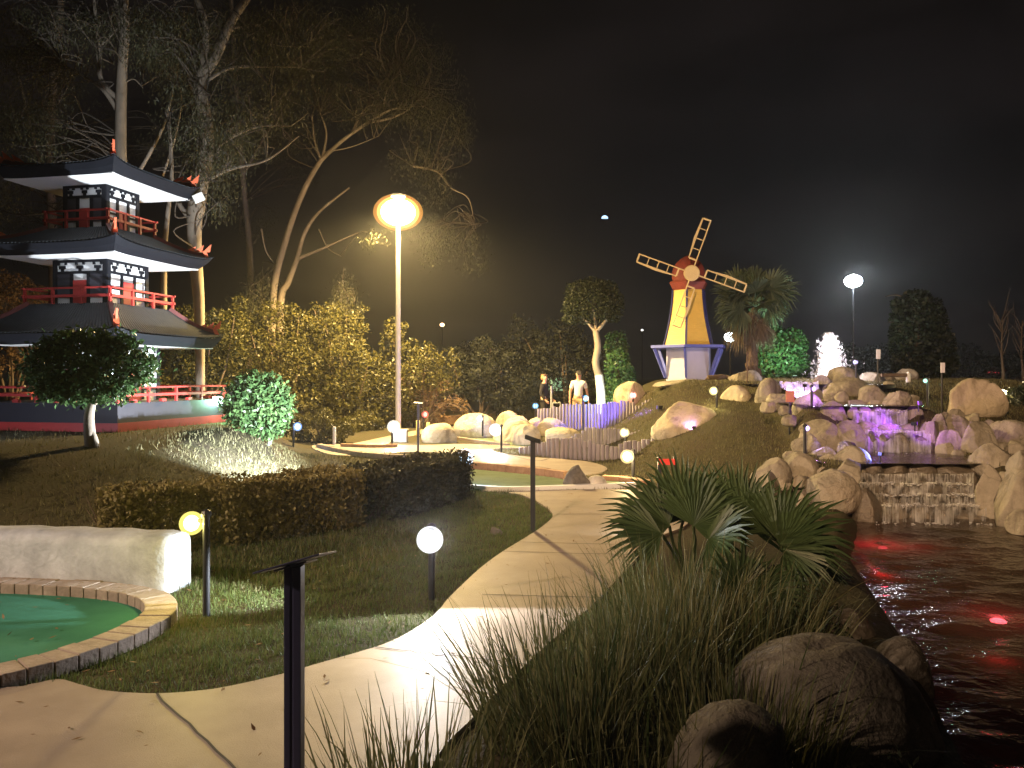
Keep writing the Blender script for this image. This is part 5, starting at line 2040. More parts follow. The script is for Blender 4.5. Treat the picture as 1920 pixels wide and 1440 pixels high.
log_wall('curved upper wall of upright lavender grey logs in front of the two people',
         [(1010, 766), (1047, 764), (1057, 757), (1090, 758), (1127, 756), (1162, 751), (1190, 756), (1200, 761), (1210, 751), (1230, 747), (1255, 746), (1280, 744)],
         [(1010, 781), (1057, 791), (1092, 800), (1127, 806), (1162, 801), (1210, 791), (1235, 787), (1280, 782)],
         [(1010, 20.9), (1060, 20.2), (1127, 19.6), (1162, 19.7), (1210, 20.4), (1280, 21.3)], 5.9, 1)
log_wall('front row of dark grey upright logs in the lower planter wall',
         [(977, 838), (999, 834), (1003, 828), (1022, 828), (1026, 822), (1065, 820), (1085, 820), (1090, 825), (1110, 827), (1115, 834), (1135, 832), (1145, 840), (1160, 832), (1172, 828), (1200, 826), (1222, 822), (1228, 814), (1250, 811)],
         [(977, 850), (1003, 855), (1040, 859), (1065, 861), (1110, 863), (1150, 862), (1190, 858), (1215, 856), (1250, 852)],
         [(977, 16.6), (1040, 15.6), (1110, 15.2), (1190, 15.6), (1250, 16.4)], 8.6, 2)
log_wall('back row of grey upright logs in the lower planter wall',
         [(1074, 815), (1090, 812), (1100, 801), (1122, 803), (1140, 803), (1158, 805), (1185, 812), (1205, 808), (1222, 806), (1240, 811)],
         [(1074, 845), (1158, 845), (1240, 843)],
         [(1074, 17.0), (1120, 17.3), (1170, 17.4), (1240, 17.0)], 6.6, 3)


# ================================================================== street lamp and utility things
def street_lamp(label, base, ztop, col, strength, name='street_lamp', rg=.38, pr=.085, group='street lamps'):
    root = thing(name, label, 'street lamp', base, 0, group)
    h = ztop - base[2]
    mb = MB()
    mb.tube([(0, 0, -.1), (0, 0, h * .5), (0, 0, h - rg * .6)], [pr, pr * .85, pr * .7], 14)
    pole = mb.build('pole', M['white_metal'], root, smooth=True)
    mb = MB()
    mb.box((0, 0, .012), (pr * 3.6, pr * 3.6, .024))
    for sx in (-1, 1):
        for sy in (-1, 1):
            mb.tube([(sx * pr * 1.4, sy * pr * 1.4, .02), (sx * pr * 1.4, sy * pr * 1.4, .06)], .014, 6)
    mb.build('base_plate', M['grey_metal'], pole)
    mb = MB()
    mb.lathe(ball(rg, rg * .72, 24), 48)
    g = mb.build('lamp_globe', glow_mat('street_glow', col, strength), root, smooth=True)
    g.location = (0, 0, h)
    mb = MB()
    mb.lathe([(rg * .3, rg * .62), (rg * .3, rg * .7), (.02, rg * .78)], 16)
    cp = mb.build('lamp_cap', M['grey_metal'], root)
    cp.location = (0, 0, h)
    return root


SL = Vector((-3.13, 22.0, Tz(-3.13, 22)))
slz = W(745, 398, 22).z
sl = street_lamp('tall white street lamp post with a glaring sodium lamp and orange halo shells', SL, slz, (1, .44, .09), .34, rg=.68, pr=.08)
mb = MB()
mb.lathe(ball(.47, .35, 20), 40)
o = mb.build('bulb', glow_mat('sodium_bulb', (1, .8, .45), 14), sl, smooth=True)
o.location = (0, 0, slz - SL.z)
mb = MB()
mb.lathe(ball(.58, .43, 22), 44)
o = mb.build('halo_shell', glow_mat('sodium_halo_glow', (1, .52, .15), .7), sl, smooth=True)  # this shell and the outer globe imitate the glare halo round the lamp
o.location = (0, 0, slz - SL.z)
hp = slz - SL.z
SOD = (1.0, .70, .27)
point((0, 0, hp - .05), 13500, SOD, sl, .3, 165, (0, 0, -1), .45)
point((0, 0, hp + .0), 600, SOD, sl, .3)

def far_lamp(label, px, py, d, col, s, r_px, pole_y=None, name='street_lamp', pr=.05, sq=.75):
    top = W(px, py, d)
    zb = W(px, pole_y, d).z if pole_y else Tz(top.x, top.y)
    root = thing(name, label, 'street lamp', (top.x, top.y, zb), 0, 'far lamps beyond the course')
    mb = MB()
    mb.tube([(0, 0, 0), (0, 0, top.z - zb)], [pr, pr * .8], 8)
    mb.build('pole', M['black_metal'], root)
    r = r_px * d / FPX
    mb = MB()
    mb.lathe([(r * .2, -r * sq), (r * .8, -r * .6 * sq), (r, 0), (r * .8, r * .6 * sq), (r * .2, r * sq)], 20)
    gm = glow_mat('far_glow', col, s)
    if s > 90:
        gm.cycles.emission_sampling = 'FRONT'
    g = mb.build('lamp_head', gm, root, smooth=True)
    g.location = (0, 0, top.z - zb)
    return root


fl1 = far_lamp('dazzling white sports floodlight on a thin mast at the right', 1600, 527, 45, (.86, .95, 1), 110, 16, 712, sq=.7)
far_lamp('white floodlight glaring between the windmill and the tall fan palm', 1369, 632, 31, (.85, .95, 1), 8, 11, 720, pr=.03, sq=.85)
far_lamp('tiny orange far street lamp above the reddish shrub', 829, 609, 70, (1, .62, .3), 5, 4.2, 760)
far_lamp('pinpoint white far lamp between the ball tree and the windmill', 1204, 619, 90, (1, .95, .9), 2, 2.2, 730)
point((0, -.8, W(1600, 527, 45).z - W(1600, 712, 45).z), 380, (.85, .93, 1), fl1, .5)

# half moon
mo = W(1134, 410, 1500)
rm = 6.2 * 1500 / FPX
mb = MB()
n = 24
vs = []
fs = []
for j in range(9):
    ph = PI * j / 8
    for k in range(n + 1):
        a = PI * k / n
        vs.append((rm * math.cos(a), -rm * math.sin(a) * math.cos(ph) * .4, rm * math.sin(a) * math.sin(ph)))
for j in range(8):
    for k in range(n):
        a = j * (n + 1) + k
        fs.append((a, a + 1, a + n + 2, a + n + 1))
mb.add(vs, fs)
moon = mb.build('moon', glow_mat('moon_glow', (.45, .68, 1), 1.3))
moon.location = mo
tag(moon, 'small pale blue half moon in the black sky', 'moon')

# distant red light strip
mb = MB()
mb.box((0, 0, 0), (.95, .1, .07))
o = mb.build('red_light_strip', glow_mat('red_strip', (1, .05, .08), .8))
o.location = W(1861, 698.5, 60)
tag(o, 'thin red light strip far away behind the bare saplings', 'light')

# ------------------------------------------------------------------ bollard lamps
def bollard(label, px, py, base, d, col, strength, power, rpx, side=(1, 0), spot=None, aim=None, blend=.2, prad=.024, cap=True, rz=None, off=None, lightcol=None, squash=1.0):
    """slim dark post with a round lamp on one side of its head; px,py = lamp centre in the photo, base = ground point"""
    c = W(px, py, d)
    r = rpx * d / FPX
    base = Vector(base)
    root = thing('bollard_lamp', label, 'bollard lamp', base, 0, 'slim bollard lamps along the paths')
    lc = c - base
    top = lc.z + r * .55
    mb = MB()
    mb.tube([(0, 0, -.08), (0, 0, top)], prad, 10)
    mb.build('post', M['black_metal'], root, smooth=True)
    mb = MB()
    mb.lathe([(prad * 1.35, top), (prad * 1.5, top + .02), (prad * 1.2, top + .04), (.004, top + .052)], 12)
    ln = Vector((lc.x, lc.y, 0))
    if ln.length > .02:
        mb.bar((0, 0, lc.z + r * .2), (lc.x * .7, lc.y * .7, lc.z + r * .2), .022, .022)
    mb.build('lamp_cap', M['black_metal'], root)
    mb = MB()
    mb.lathe(ball(r, r), 28, (0, 0, 0), 0, squash)
    g = mb.build('lamp_globe', glow_mat('lamp_glow', lightcol or col, .6), root, smooth=True)
    g.location = lc
    mb = MB()
    mb.lathe(ball(r * .64, r * .68), 24, (0, 0, 0), 0, squash)
    mb.build('bulb', glow_mat('bulb_glow', col, strength * .5), g, smooth=True)
    if power:
        point(lc, power, lightcol or col, root, min(.05, r * .6), spot, aim, blend)
    return root


def gp(px, py, d=None):
    if d is None:
        return hit(px, py)
    p = W(px, py, d)
    return Vector((p.x, d, min(p.z, Tz(p.x, d)) if abs(p.z - Tz(p.x, d)) < .15 else p.z))


b_ = hit(387, 1158)
bollard('yellow glowing bollard lamp on the lawn in front of the brown hedge', 359, 981, b_, b_.y, (1, .95, .5), 5, 22, 22, lightcol=(1, .85, .2))
b_ = hit(808, 1128)
bollard('dazzling white globe bollard lamp on the lawn edge beside the path', 806, 1012, b_ + Vector((0, .04, 0)), b_.y - .05, (.93, .96, 1), 7, 125, 25, spot=166, aim=(.12, -.88, .36), blend=.05, lightcol=(.95, .96, 1))
point((-.58, 5.6, .45), 650, (.9, .96, 1), None, .04, 34, (-1.92, .12, -.34), .4)  # unseen second beam added at the white lamp, brightens the wall end
bl_ = Vector((-3.75, 3.9, Tz(-3.75, 3.9)))
bollard('white bollard lamp left of the frame by the teal putting green', CX - 3.75 / 3.9 * FPX, HY + (EYE - .62) / 3.9 * FPX, bl_, 3.9, (1, .93, .85), 6, 15, 24, lightcol=(1, .84, .7))
b_ = hit(871, 920)
bollard('black bollard lamp glowing blue at the end of the dark hedge', 872, 858, b_, b_.y + .1, (.25, .62, 1), 3.2, 18, 17, lightcol=(.3, .6, 1))
b_ = hit(550, 838)
bollard('small blue bollard lamp right of the green lit shrub', 558, 800, b_, b_.y, (.35, .6, 1), 4, 9, 8, lightcol=(.3, .5, 1))
bollard('white glaring bollard lamp at the foot of the street lamp', 738, 800, gp(735, 836, 18.9), 18.9, (1, .97, .88), 6, 90, 12, lightcol=(1, .95, .85))
bollard('red bollard lamp behind the low orange block wall', 797, 777, gp(794, 802, 23), 23, (1, .2, .16), 4, 7, 6.5, lightcol=(1, .15, .1))
bollard('small white bollard lamp in front of the broad smooth yellow boulder', 900, 785, gp(905, 812, 20.2), 20.2, (.8, 1, 1), 3.5, 8, 6)
bollard('violet topped bollard lamp with a white flare at the path bend', 929, 806, gp(940, 850, 16.7), 16.8, (.86, .9, 1), 6, 110, 12, squash=.8)
bollard('tiny blue bollard lamp left of the upper log wall', 1004, 761, gp(1004, 785, 23.4), 23.4, (.25, .6, 1), 4, 6, 5.5)
bollard('pale blue bollard lamp standing before the upper log wall and the man in white', 1098, 747, gp(1093, 800, 19.3), 19.35, (.25, .75, 1), 3, 10, 6)
bollard('pinkish red bollard lamp behind the right half of the upper log wall', 1187, 741, gp(1187, 762, 22.5), 22.5, (1, .45, .4), 4, 8, 6.5, lightcol=(1, .4, .35))
bollard('warm yellow bollard lamp standing inside the lower planter wall', 1171, 811, gp(1173, 850, 16.2), 16.2, (1, .9, .5), 5, 40, 9, lightcol=(1, .8, .4))
bollard('brightest amber bollard lamp in front of the lower planter wall', 1176, 856, gp(1187, 905, 12.4), 12.3, (1, .82, .42), 6, 45, 13, lightcol=(1, .72, .32))
bollard('yellow bollard lamp on the slope left of the dark clefted boulder', 1338, 733, hit(1344, 766), hit(1344, 766).y, (1, .92, .4), 4, 30, 8, lightcol=(1, .85, .35))
bollard('violet bollard lamp on the crest in front of the white mast light', 1604, 679, gp(1605, 722, 17.5), 17.5, (.62, .55, 1), 4, 8, 4.5)
bollard('violet bollard lamp standing at the left bank below the topmost cascade', 1525, 729, gp(1522, 782, 14.3), 14.3, (.55, .35, 1), 5, 24, 5.5, lightcol=(.5, .22, 1))
bollard('lilac bollard lamp rising behind the pale dome boulder', 1513, 803, gp(1509, 852, 12.0), 12.0, (.72, .66, 1), 5, 30, 5.5, spot=130, aim=(1, -.5, -.35), blend=.5, lightcol=(.42, .32, 1))
bollard('small green bollard lamp on the right bank', 1735, 714, hit(1739, 764), hit(1739, 764).y, (.4, 1, .75), 3, 4, 4)
g_ = hit(1877, 747)
gl = thing('ground_lamp', 'warm ground lamp glowing beside the huge creased boulder', 'ground lamp', g_, 0)
mb = MB()
mb.lathe([(.09, -.02), (.1, .05), (.085, .075)], 16)
mb.build('housing', M['black_metal'], gl)
mb = MB()
mb.lathe([(.09, .075), (.12, .1), (.1, .16), (.03, .19)], 16)
mb.build('lamp_globe', glow_mat('ground_glow', (1, .85, .5), 5), gl, smooth=True)
point((0, 0, .14), 60, (1, .8, .45), gl, .05)
# green corner lamp of the pagoda
cl_ = W(410, 752, 15.35)
gl = thing('corner_lamp', 'green white corner lamp on the pagoda platform beside the shrub', 'lamp', cl_, 0)
mb = MB()
mb.box((-.06, 0, -.01), (.06, .06, .14))
mb.build('bracket', M['black_metal'], gl)
mb = MB()
mb.lathe([(.02, -.1), (.07, -.07), (.09, 0), (.07, .07), (.02, .09)], 16)
mb.build('lamp_globe', glow_mat('green_glow', (.6, 1, .78), 5), gl, smooth=True)
point((.1, -.14, 0), 45, (.45, 1, .7), gl, .05)


# ground floodlights: square housing, tilted lens
def floodlight(label, loc, aim, power, col, spot=100, blend=.4, size=.16, group='ground floodlights'):
    aim = Vector(aim).normalized()
    root = thing('ground_floodlight', label, 'floodlight', loc, 0, group)
    q = aim.to_track_quat('Y', 'Z').to_matrix()
    ce = Vector((0, 0, size * .75))
    mb = MB()
    mb.box(ce - aim * size * .28, (size, size * .5, size * .7), q)
    mb.build('housing', M['black_metal'], root, bevel=.006)
    mb = MB()
    mb.box(ce + aim * .004 - aim * size * .03, (size * .9, .012, size * .6), q)
    mb.build('lens', glow_mat('flood_glow', col, 1), root)
    mb = MB()
    mb.tube([(0, 0, -.06), (0, 0, size * .5)], .012, 8)
    mb.build('stake', M['black_metal'], root)
    point(ce + aim * .05, power, col, root, .04, spot, aim, blend)
    return root


p_ = hit(648, 878)
pf = Vector((-2.35, 11.6, Tz(-2.35, 11.6)))
floodlight('white ground floodlight hidden behind the dark hedge, aimed at the pagoda', pf, (-4.6, 2.1, 1.55), 5200, (.86, .94, 1), 92, .5, .2)
p_ = Vector((-8.0, 10.2, Tz(-8.0, 10.2)))
floodlight('bluish ground floodlight left of the pagoda outside the clipped trees', p_, (1.6, 3.6, 1.5), 130, (.72, .78, 1), 125, .6, .2)
p_ = W(1235, 818, 17.6)
floodlight('violet ground floodlight between the two log walls', Vector((p_.x, p_.y, Tz(p_.x, p_.y))), (-.75, 1.0, .12), 800, (.2, .12, 1), 62, .6, .12)
p_ = W(1300, 824, 15.25)
floodlight('pink ground floodlight on the grass in front of the large pointed boulder', Vector((p_.x, p_.y, Tz(p_.x, p_.y))), (-.1, .95, .1), 24, (.75, .32, 1), 130, .9, .08)
p_ = G(1212, 1012)
floodlight('small white ground floodlight half hidden by the fan palm beside the path', (p_[0], p_[1], 0), (-.3, 1, .25), 30, (1, .95, .82), 150, .2, .1)
# purple light over the falls
p_ = W(1722, 770, 12.9)
floodlight('violet floodlight tucked in the rocks right of the violet waterfall', p_ + Vector((-.05, -.1, .05)), (-.95, .35, -.12), 80, (.42, .09, 1), 120, .5, .1)
p_ = W(1706, 800, 12.35)
floodlight('violet floodlight under the right bank of the tan waterfall', p_ + Vector((0, -.15, 0)), (.8, .6, .15), 26, (.42, .08, 1), 110, .5, .08)
p_ = W(1508, 728, 16.5)
floodlight('lilac floodlight at the topmost cascade', p_, (0, 1, .05), 110, (.62, .42, 1), 140, .5, .08)
p_ = W(1452, 727, 19.2)
floodlight('violet floodlight in the rocks under the tall fan palm', p_, (-.8, .5, .45), 60, (.5, .2, 1), 100, .5, .08)
p_ = W(1650, 858, 11.2)
floodlight('blue floodlight at the left end of the middle pool', p_, (-.95, -.12, .12), 75, (.16, .2, 1), 110, .5, .07)
p_ = W(1556, 712, 20.0)
floodlight('white floodlight under the fountain jet', p_ + Vector((0, -.35, 0)), (0, .3, 1), 900, (.95, .9, 1), 70, .5, .12)
point(W(1556, 690, 19.6), 130, (.95, .85, 1), None, .1)  # bare light added before the jet to brighten the spray
p_ = W(1490, 735, 22.5)
floodlight('green white floodlight below the bright green bush', Vector((p_.x, p_.y, Tz(p_.x, p_.y))), (.05, .8, 1), 420, (.6, 1, .7), 110, .5, .12)
p_ = W(1640, 730, 22.5)
floodlight('pale green floodlight left of the ivy tree', Vector((p_.x, p_.y, Tz(p_.x, p_.y))), (.5, .95, 1.0), 170, (.65, 1, .8), 70, .6, .12)
p_ = W(1135, 785, 23.8)
floodlight('white floodlight at the foot of the whitewashed tree', Vector((p_.x, p_.y, Tz(p_.x, p_.y))), (-.1, .9, .55), 330, (.82, 1, .92), 90, .5, .12)
# underwater red lights
for lab, px, py, d, rr, pw in [('red underwater light near the lower waterfall', 1655, 1037, 8.35, .035, 15), ('red underwater light close to the right frame edge', 1872, 1172, 5.85, .042, 5)]:
    p_ = W(px, py, d)
    root = thing('underwater_light', lab, 'pool light', (p_.x, p_.y, -.215), 0, 'red underwater pool lights')
    mb = MB()
    mb.lathe([(rr * 1.3, -.03), (rr * 1.35, .0), (rr * 1.1, .02)], 16)
    mb.build('housing', M['black_metal'], root)
    mb = MB()
    mb.lathe([(rr * 1.3, .022), (rr * 1.3, .03), (rr * .9, .04), (.01, .042)], 16)
    mb.build('lens', glow_mat('red_water_glow', (1, .1, .16), 1.2 if rr < .0355 else 9), root, smooth=True)
    point((0, .0, -.17), pw, (1, .03, .07), root, .04)

# flood mast outside the frame on the left whose light reaches the windmill, the boulders and the path
BM = Vector((-5, -8, 9.0))
mast = street_lamp('flood mast behind the viewpoint', (BM.x, BM.y, 0), 9.0, (1, .72, .45), 10, name='flood_mast', rg=.3)
point((0, 0, 9.0), 25000, (1, .62, .33), mast, .2, 46, Vector((6.2, 18.5, 3.2)) - BM, 1.0)


BL = Vector((-9.5, .8, 5.2))
lf = street_lamp('street lamp beyond the left edge of the frame', (BL.x, BL.y, 0), 5.2, (1, .62, .3), 1.2, rg=.3)
point((0, 0, 5.2), 4300, (1, .72, .5), lf, .15, 54, Vector((-2.0, 6.0, .3)) - BL, .85)


# ================================================================== signs and posts
def slant_sign(label, px, ptop, base, d, w_=.038, plate=(.21, .16), tilt=(0, 0), mt='blue_metal', yaw=0.0):
    base = Vector(base)
    zt = W(px, ptop, d).z
    root = thing('hole_sign', label, 'sign post', base, 0, 'slant topped hole signs on posts')
    mb = MB()
    h = zt - base.z
    # square post with rolled grooves
    w2 = w_ / 2
    sec = [(-w2, -w2), (-w2 * .25, -w2), (-w2 * .18, -w2 * .86), (w2 * .0, -w2 * .86), (w2 * .08, -w2), (w2, -w2), (w2, w2), (-w2, w2)]
    mb.prism([(x, y) for x, y in sec], -.1, h)
    mb.build('post', M[mt], root, bevel=.003)
    mb = MB()
    q = Matrix.Rotation(yaw, 3, 'Z') @ Matrix.Rotation(tilt[1], 3, 'Y') @ Matrix.Rotation(tilt[0], 3, 'X')
    mb.box((0, .02, h + .006), (plate[0], plate[1], .006), q)
    mb.box((0, .02, h - .004), (plate[0] * .5, plate[1] * .6, .006), q)
    mb.build('plate', M[mt], root, bevel=.002)
    return root


slant_sign('nearest navy signpost with a thin slanted plate at the lower left', 553, 1060, (-.68, 2.5, 0), 2.5, .052, (.21, .2), (R(-10), R(-16)), 'blue_metal')
b_ = hit(999, 1000)
slant_sign('dark signpost with a slanted plate standing at the lawn tip beside the path', 998, 825, b_, b_.y, .05, (.17, .17), (R(10), R(18)), 'black_metal')
slant_sign('slim navy signpost behind the hedge right of the street lamp', 785, 756, gp(784, 845, 15.4), 15.4, .04, (.17, .16), (R(6), R(5)), 'blue_metal')


def panel_sign(label, px, y0, y1, wpx, ybase, d, mt, thick=.02, zb=None, group='small panel signs on posts'):
    b0_ = W(px, ybase, d)
    zb_ = Tz(b0_.x, b0_.y)
    zb_ = zb_ if abs(zb_ - b0_.z) < .4 else b0_.z
    base = Vector((b0_.x, d, zb_))
    root = thing('panel_sign', label, 'sign', base, 0, group)
    h1 = W(px, y0, d).z - base.z
    h0 = W(px, y1, d).z - base.z
    mb = MB()
    mb.tube([(0, 0.02, -.1), (0, .02, h1 - .02)], .016, 8)
    mb.build('post', M['black_metal'], root)
    mb = MB()
    mb.box((0, -.012, (h0 + h1) / 2), (wpx * d / FPX, thick, h1 - h0))
    mb.build('panel', M[mt], root, bevel=.004)
    return root


panel_sign('white panel sign on a tall post left of the ivy tree', 1646.5, 655, 673, 7.5, 722, 17.8, 'white_paint')
panel_sign('white panel sign on a post right of the small green bollard lamp', 1767, 680, 699, 8, 763, 15.2, 'white_paint')
panel_sign('small faded orange sign with pale figure among the left bank boulders', 1481, 733, 754, 16, 803, 13.9, 'orange_sign')
# thin brown stake beside the palm boulder
b_ = W(1401, 741, 19)
mb = MB()
mb.tube([(0, 0, -.1), (0, 0, .98)], .016, 8)
mb.box((0, 0, 1.0), (.05, .03, .04))
o = mb.build('stake', M['driftwood'])
o.location = (b_.x, b_.y, b_.z)
tag(o, 'thin brown stake in front of the violet topped palm boulder', 'stake')
# pale figure on the orange sign
# red sign behind the palm leaves
b_ = W(1252, 905, 11.2)
root = thing('red_sign', 'red sign board on a dark post behind the fan palm leaves', 'sign', (b_.x, b_.y, 0))
mb = MB()
mb.box((.0, 0, W(1250, 866, 11.2).z), (.27, .02, .085))
mb.build('panel', M['red_sign'], root)
mb = MB()
mb.box((.11, .035, .2), (.05, .045, .55))
mb.box((-.11, .035, .2), (.05, .045, .55))
mb.build('post', M['black_metal'], root)

# utility things near the street lamp
b_ = W(750, 836, 19.6)
o = thing('utility_box', 'squat grey utility box at the foot of the street lamp', 'utility box', (b_.x, b_.y, Tz(b_.x, b_.y)))
mb = MB()
mb.box((0, 0, .13), (.36, .3, .3))
mb.build('cabinet', M['grey_metal'], o, bevel=.015)
mb = MB()
mb.box((0, 0, .295), (.4, .34, .03))
mb.build('lid', M['grey_metal'], o, bevel=.008)
for lab, px, y0, y1, d, r_, mt in [('pale cream marker post left of the red bollard lamp', 784, 788, 810, 21.5, .055, 'cream_paint'), ('short cream marker post right of the red bollard lamp', 803, 792, 806, 22, .05, 'cream_paint'),
                                   ('white and navy marker post among the low bushes at the left', 627, 800, 834, 18.6, .04, 'white_paint')]:
    b_ = W(px, y1, d)
    zt_ = W(px, y0, d).z
    mb = MB()
    mb.lathe([(r_, -.1), (r_, zt_ - b_.z - .02), (r_ * .7, zt_ - b_.z)], 14)
    o = mb.build('marker_post', M[mt], smooth=True)
    o.location = (b_.x, d, b_.z)
    tag(o, lab, 'post', 'short marker posts')

# white pipe rail on the crest and golf-hole kerb on the slope
b_ = W(1703, 719, 19.2)
root = thing('pipe_rail', 'white pipe post with a horizontal log rail on the crest', 'rail', b_)
mb = MB()
mb.tube([(0, 0, -.1), (0, 0, 17.5 * 19.2 / FPX), (-.03, 0, 19 * 19.2 / FPX)], .055, 12)
mb.build('post', M['white_metal'], root, smooth=True)
mb = MB()
mb.tube([(-.04, 0, .2), (-.62, .05, .2)], .045, 12)
mb.build('rail', M['driftwood'], root, smooth=True)
mb = MB()
a = W(1317, 768, 17.4)
c = W(1360, 757, 17.8)
mb.bar(a + Vector((0, 0, -.03)), c + Vector((0, 0, -.03)), .07, .1)
o = mb.build('white_kerb', M['white_paint'], bevel=.008)
tag(o, 'short white kerb on the slope running to the dark clefted boulder', 'kerb')
a = W(1345, 713, 20.6)
mb = MB()
mb.tube(catmull([a + Vector((-.35, 0, -.1)), a + Vector((-.3, 0, .0)), a + Vector((-.25, -.05, .06)), a + Vector((0, 0, .07)), a + Vector((.2, .05, .09)), a + Vector((.42, 0, .04))], 5, False), [.03] * 10 + [.07] * 10 + [.05] * 6, 8)
o = mb.build('driftwood_log', M['driftwood'], smooth=True)
tag(o, 'gnarled dark driftwood log lying right of the windmill base', 'log')

# shed with faintly glowing pale green wall and grey roof behind the people
b_ = W(1045, 775, 31)
root = thing('shed', 'little shed with grey sloped roof and faintly glowing pale green front behind the people', 'shed', (b_.x, b_.y, Tz(b_.x, b_.y)))
zz0 = Tz(b_.x, b_.y)
hwall = W(1045, 708, 31).z - zz0
mb = MB()
mb.box((0, .5, hwall * .5 - .1), (.78, .9, hwall - .2))
mb.build('wall', M['dark_paint'], root)
m_, nt_, bb_, L_ = nodes('glowing_green_board')
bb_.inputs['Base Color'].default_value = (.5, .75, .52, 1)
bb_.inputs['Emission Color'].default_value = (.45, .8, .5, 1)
bb_.inputs['Emission Strength'].default_value = .45  # glow in place of lamp light falling on the board
mb = MB()
mb.box((.02, .03, hwall - .26), (.72, .03, .5))
mb.build('glowing_front', m_, root)
mb = MB()
mb.add([(-.45, -.1, hwall + .32), (.42, -.1, hwall - .02), (.42, 1.1, hwall - .02), (-.45, 1.1, hwall + .32), (-.45, -.1, hwall + .38), (.42, -.1, hwall + .04), (.42, 1.1, hwall + .04), (-.45, 1.1, hwall + .38)],
       [(3, 2, 1, 0), (4, 5, 6, 7), (0, 1, 5, 4), (1, 2, 6, 5), (2, 3, 7, 6), (3, 0, 4, 7)])
rf_ = mb.build('roof', M['grey_metal'], root)
mb = MB()
mb.tube([(-.42, .0, hwall + .36), (-.40, 0, hwall + .72)], .015, 6)
mb.tube([(-.42, .0, hwall + .36), (.02, 0, hwall + .37)], .012, 6)
mb.build('mast', M['grey_metal'], rf_)
b_ = W(1040, 772, 23.2)
root = thing('pipe_handrail', 'grey bent pipe handrail behind the upper log wall', 'handrail', (b_.x, b_.y, Tz(b_.x, b_.y)))
zz = W(1040, 756, 23.2).z - Tz(b_.x, b_.y)
mb = MB()
mb.tube(catmull([(-.05, 0, -.05), (-.05, 0, zz - .05), (.0, 0, zz), (.1, 0, zz), (.17, 0, zz - .05), (.18, 0, -.05)], 5, False), .02, 8)
mb.build('pipe', M['grey_metal'], root, smooth=True)
mb = MB()
mb.tube([(-.09, .06, -.05), (-.09, .06, zz + .5)], .03, 8)
mb.build('post', M['grey_metal'], root)


# ================================================================== people
def skin(name, joints, edges, material, parent, root_i=0, lv=2, smooth=True):
    me = bpy.data.meshes.new(name)
    me.from_pydata([j[0] for j in joints], edges, [])
    o = bpy.data.objects.new(name, me)
    COL.objects.link(o)
    md = o.modifiers.new('skin', 'SKIN')
    md.use_smooth_shade = True
    for i, j in enumerate(joints):
        r_ = j[1] if isinstance(j[1], tuple) else (j[1], j[1])
        me.skin_vertices[0].data[i].radius = r_
        me.skin_vertices[0].data[i].use_root = (i == root_i)
    sb = o.modifiers.new('sub', 'SUBSURF')
    sb.levels = lv
    sb.render_levels = lv
    dg = bpy.context.evaluated_depsgraph_get()
    m2 = bpy.data.meshes.new_from_object(o.evaluated_get(dg))
    o.modifiers.clear()
    o.data = m2
    m2.materials.clear()
    m2.materials.append(material)
    m2.polygons.foreach_set('use_smooth', np.ones(len(m2.polygons), bool))
    if parent:
        o.parent = parent
    return o


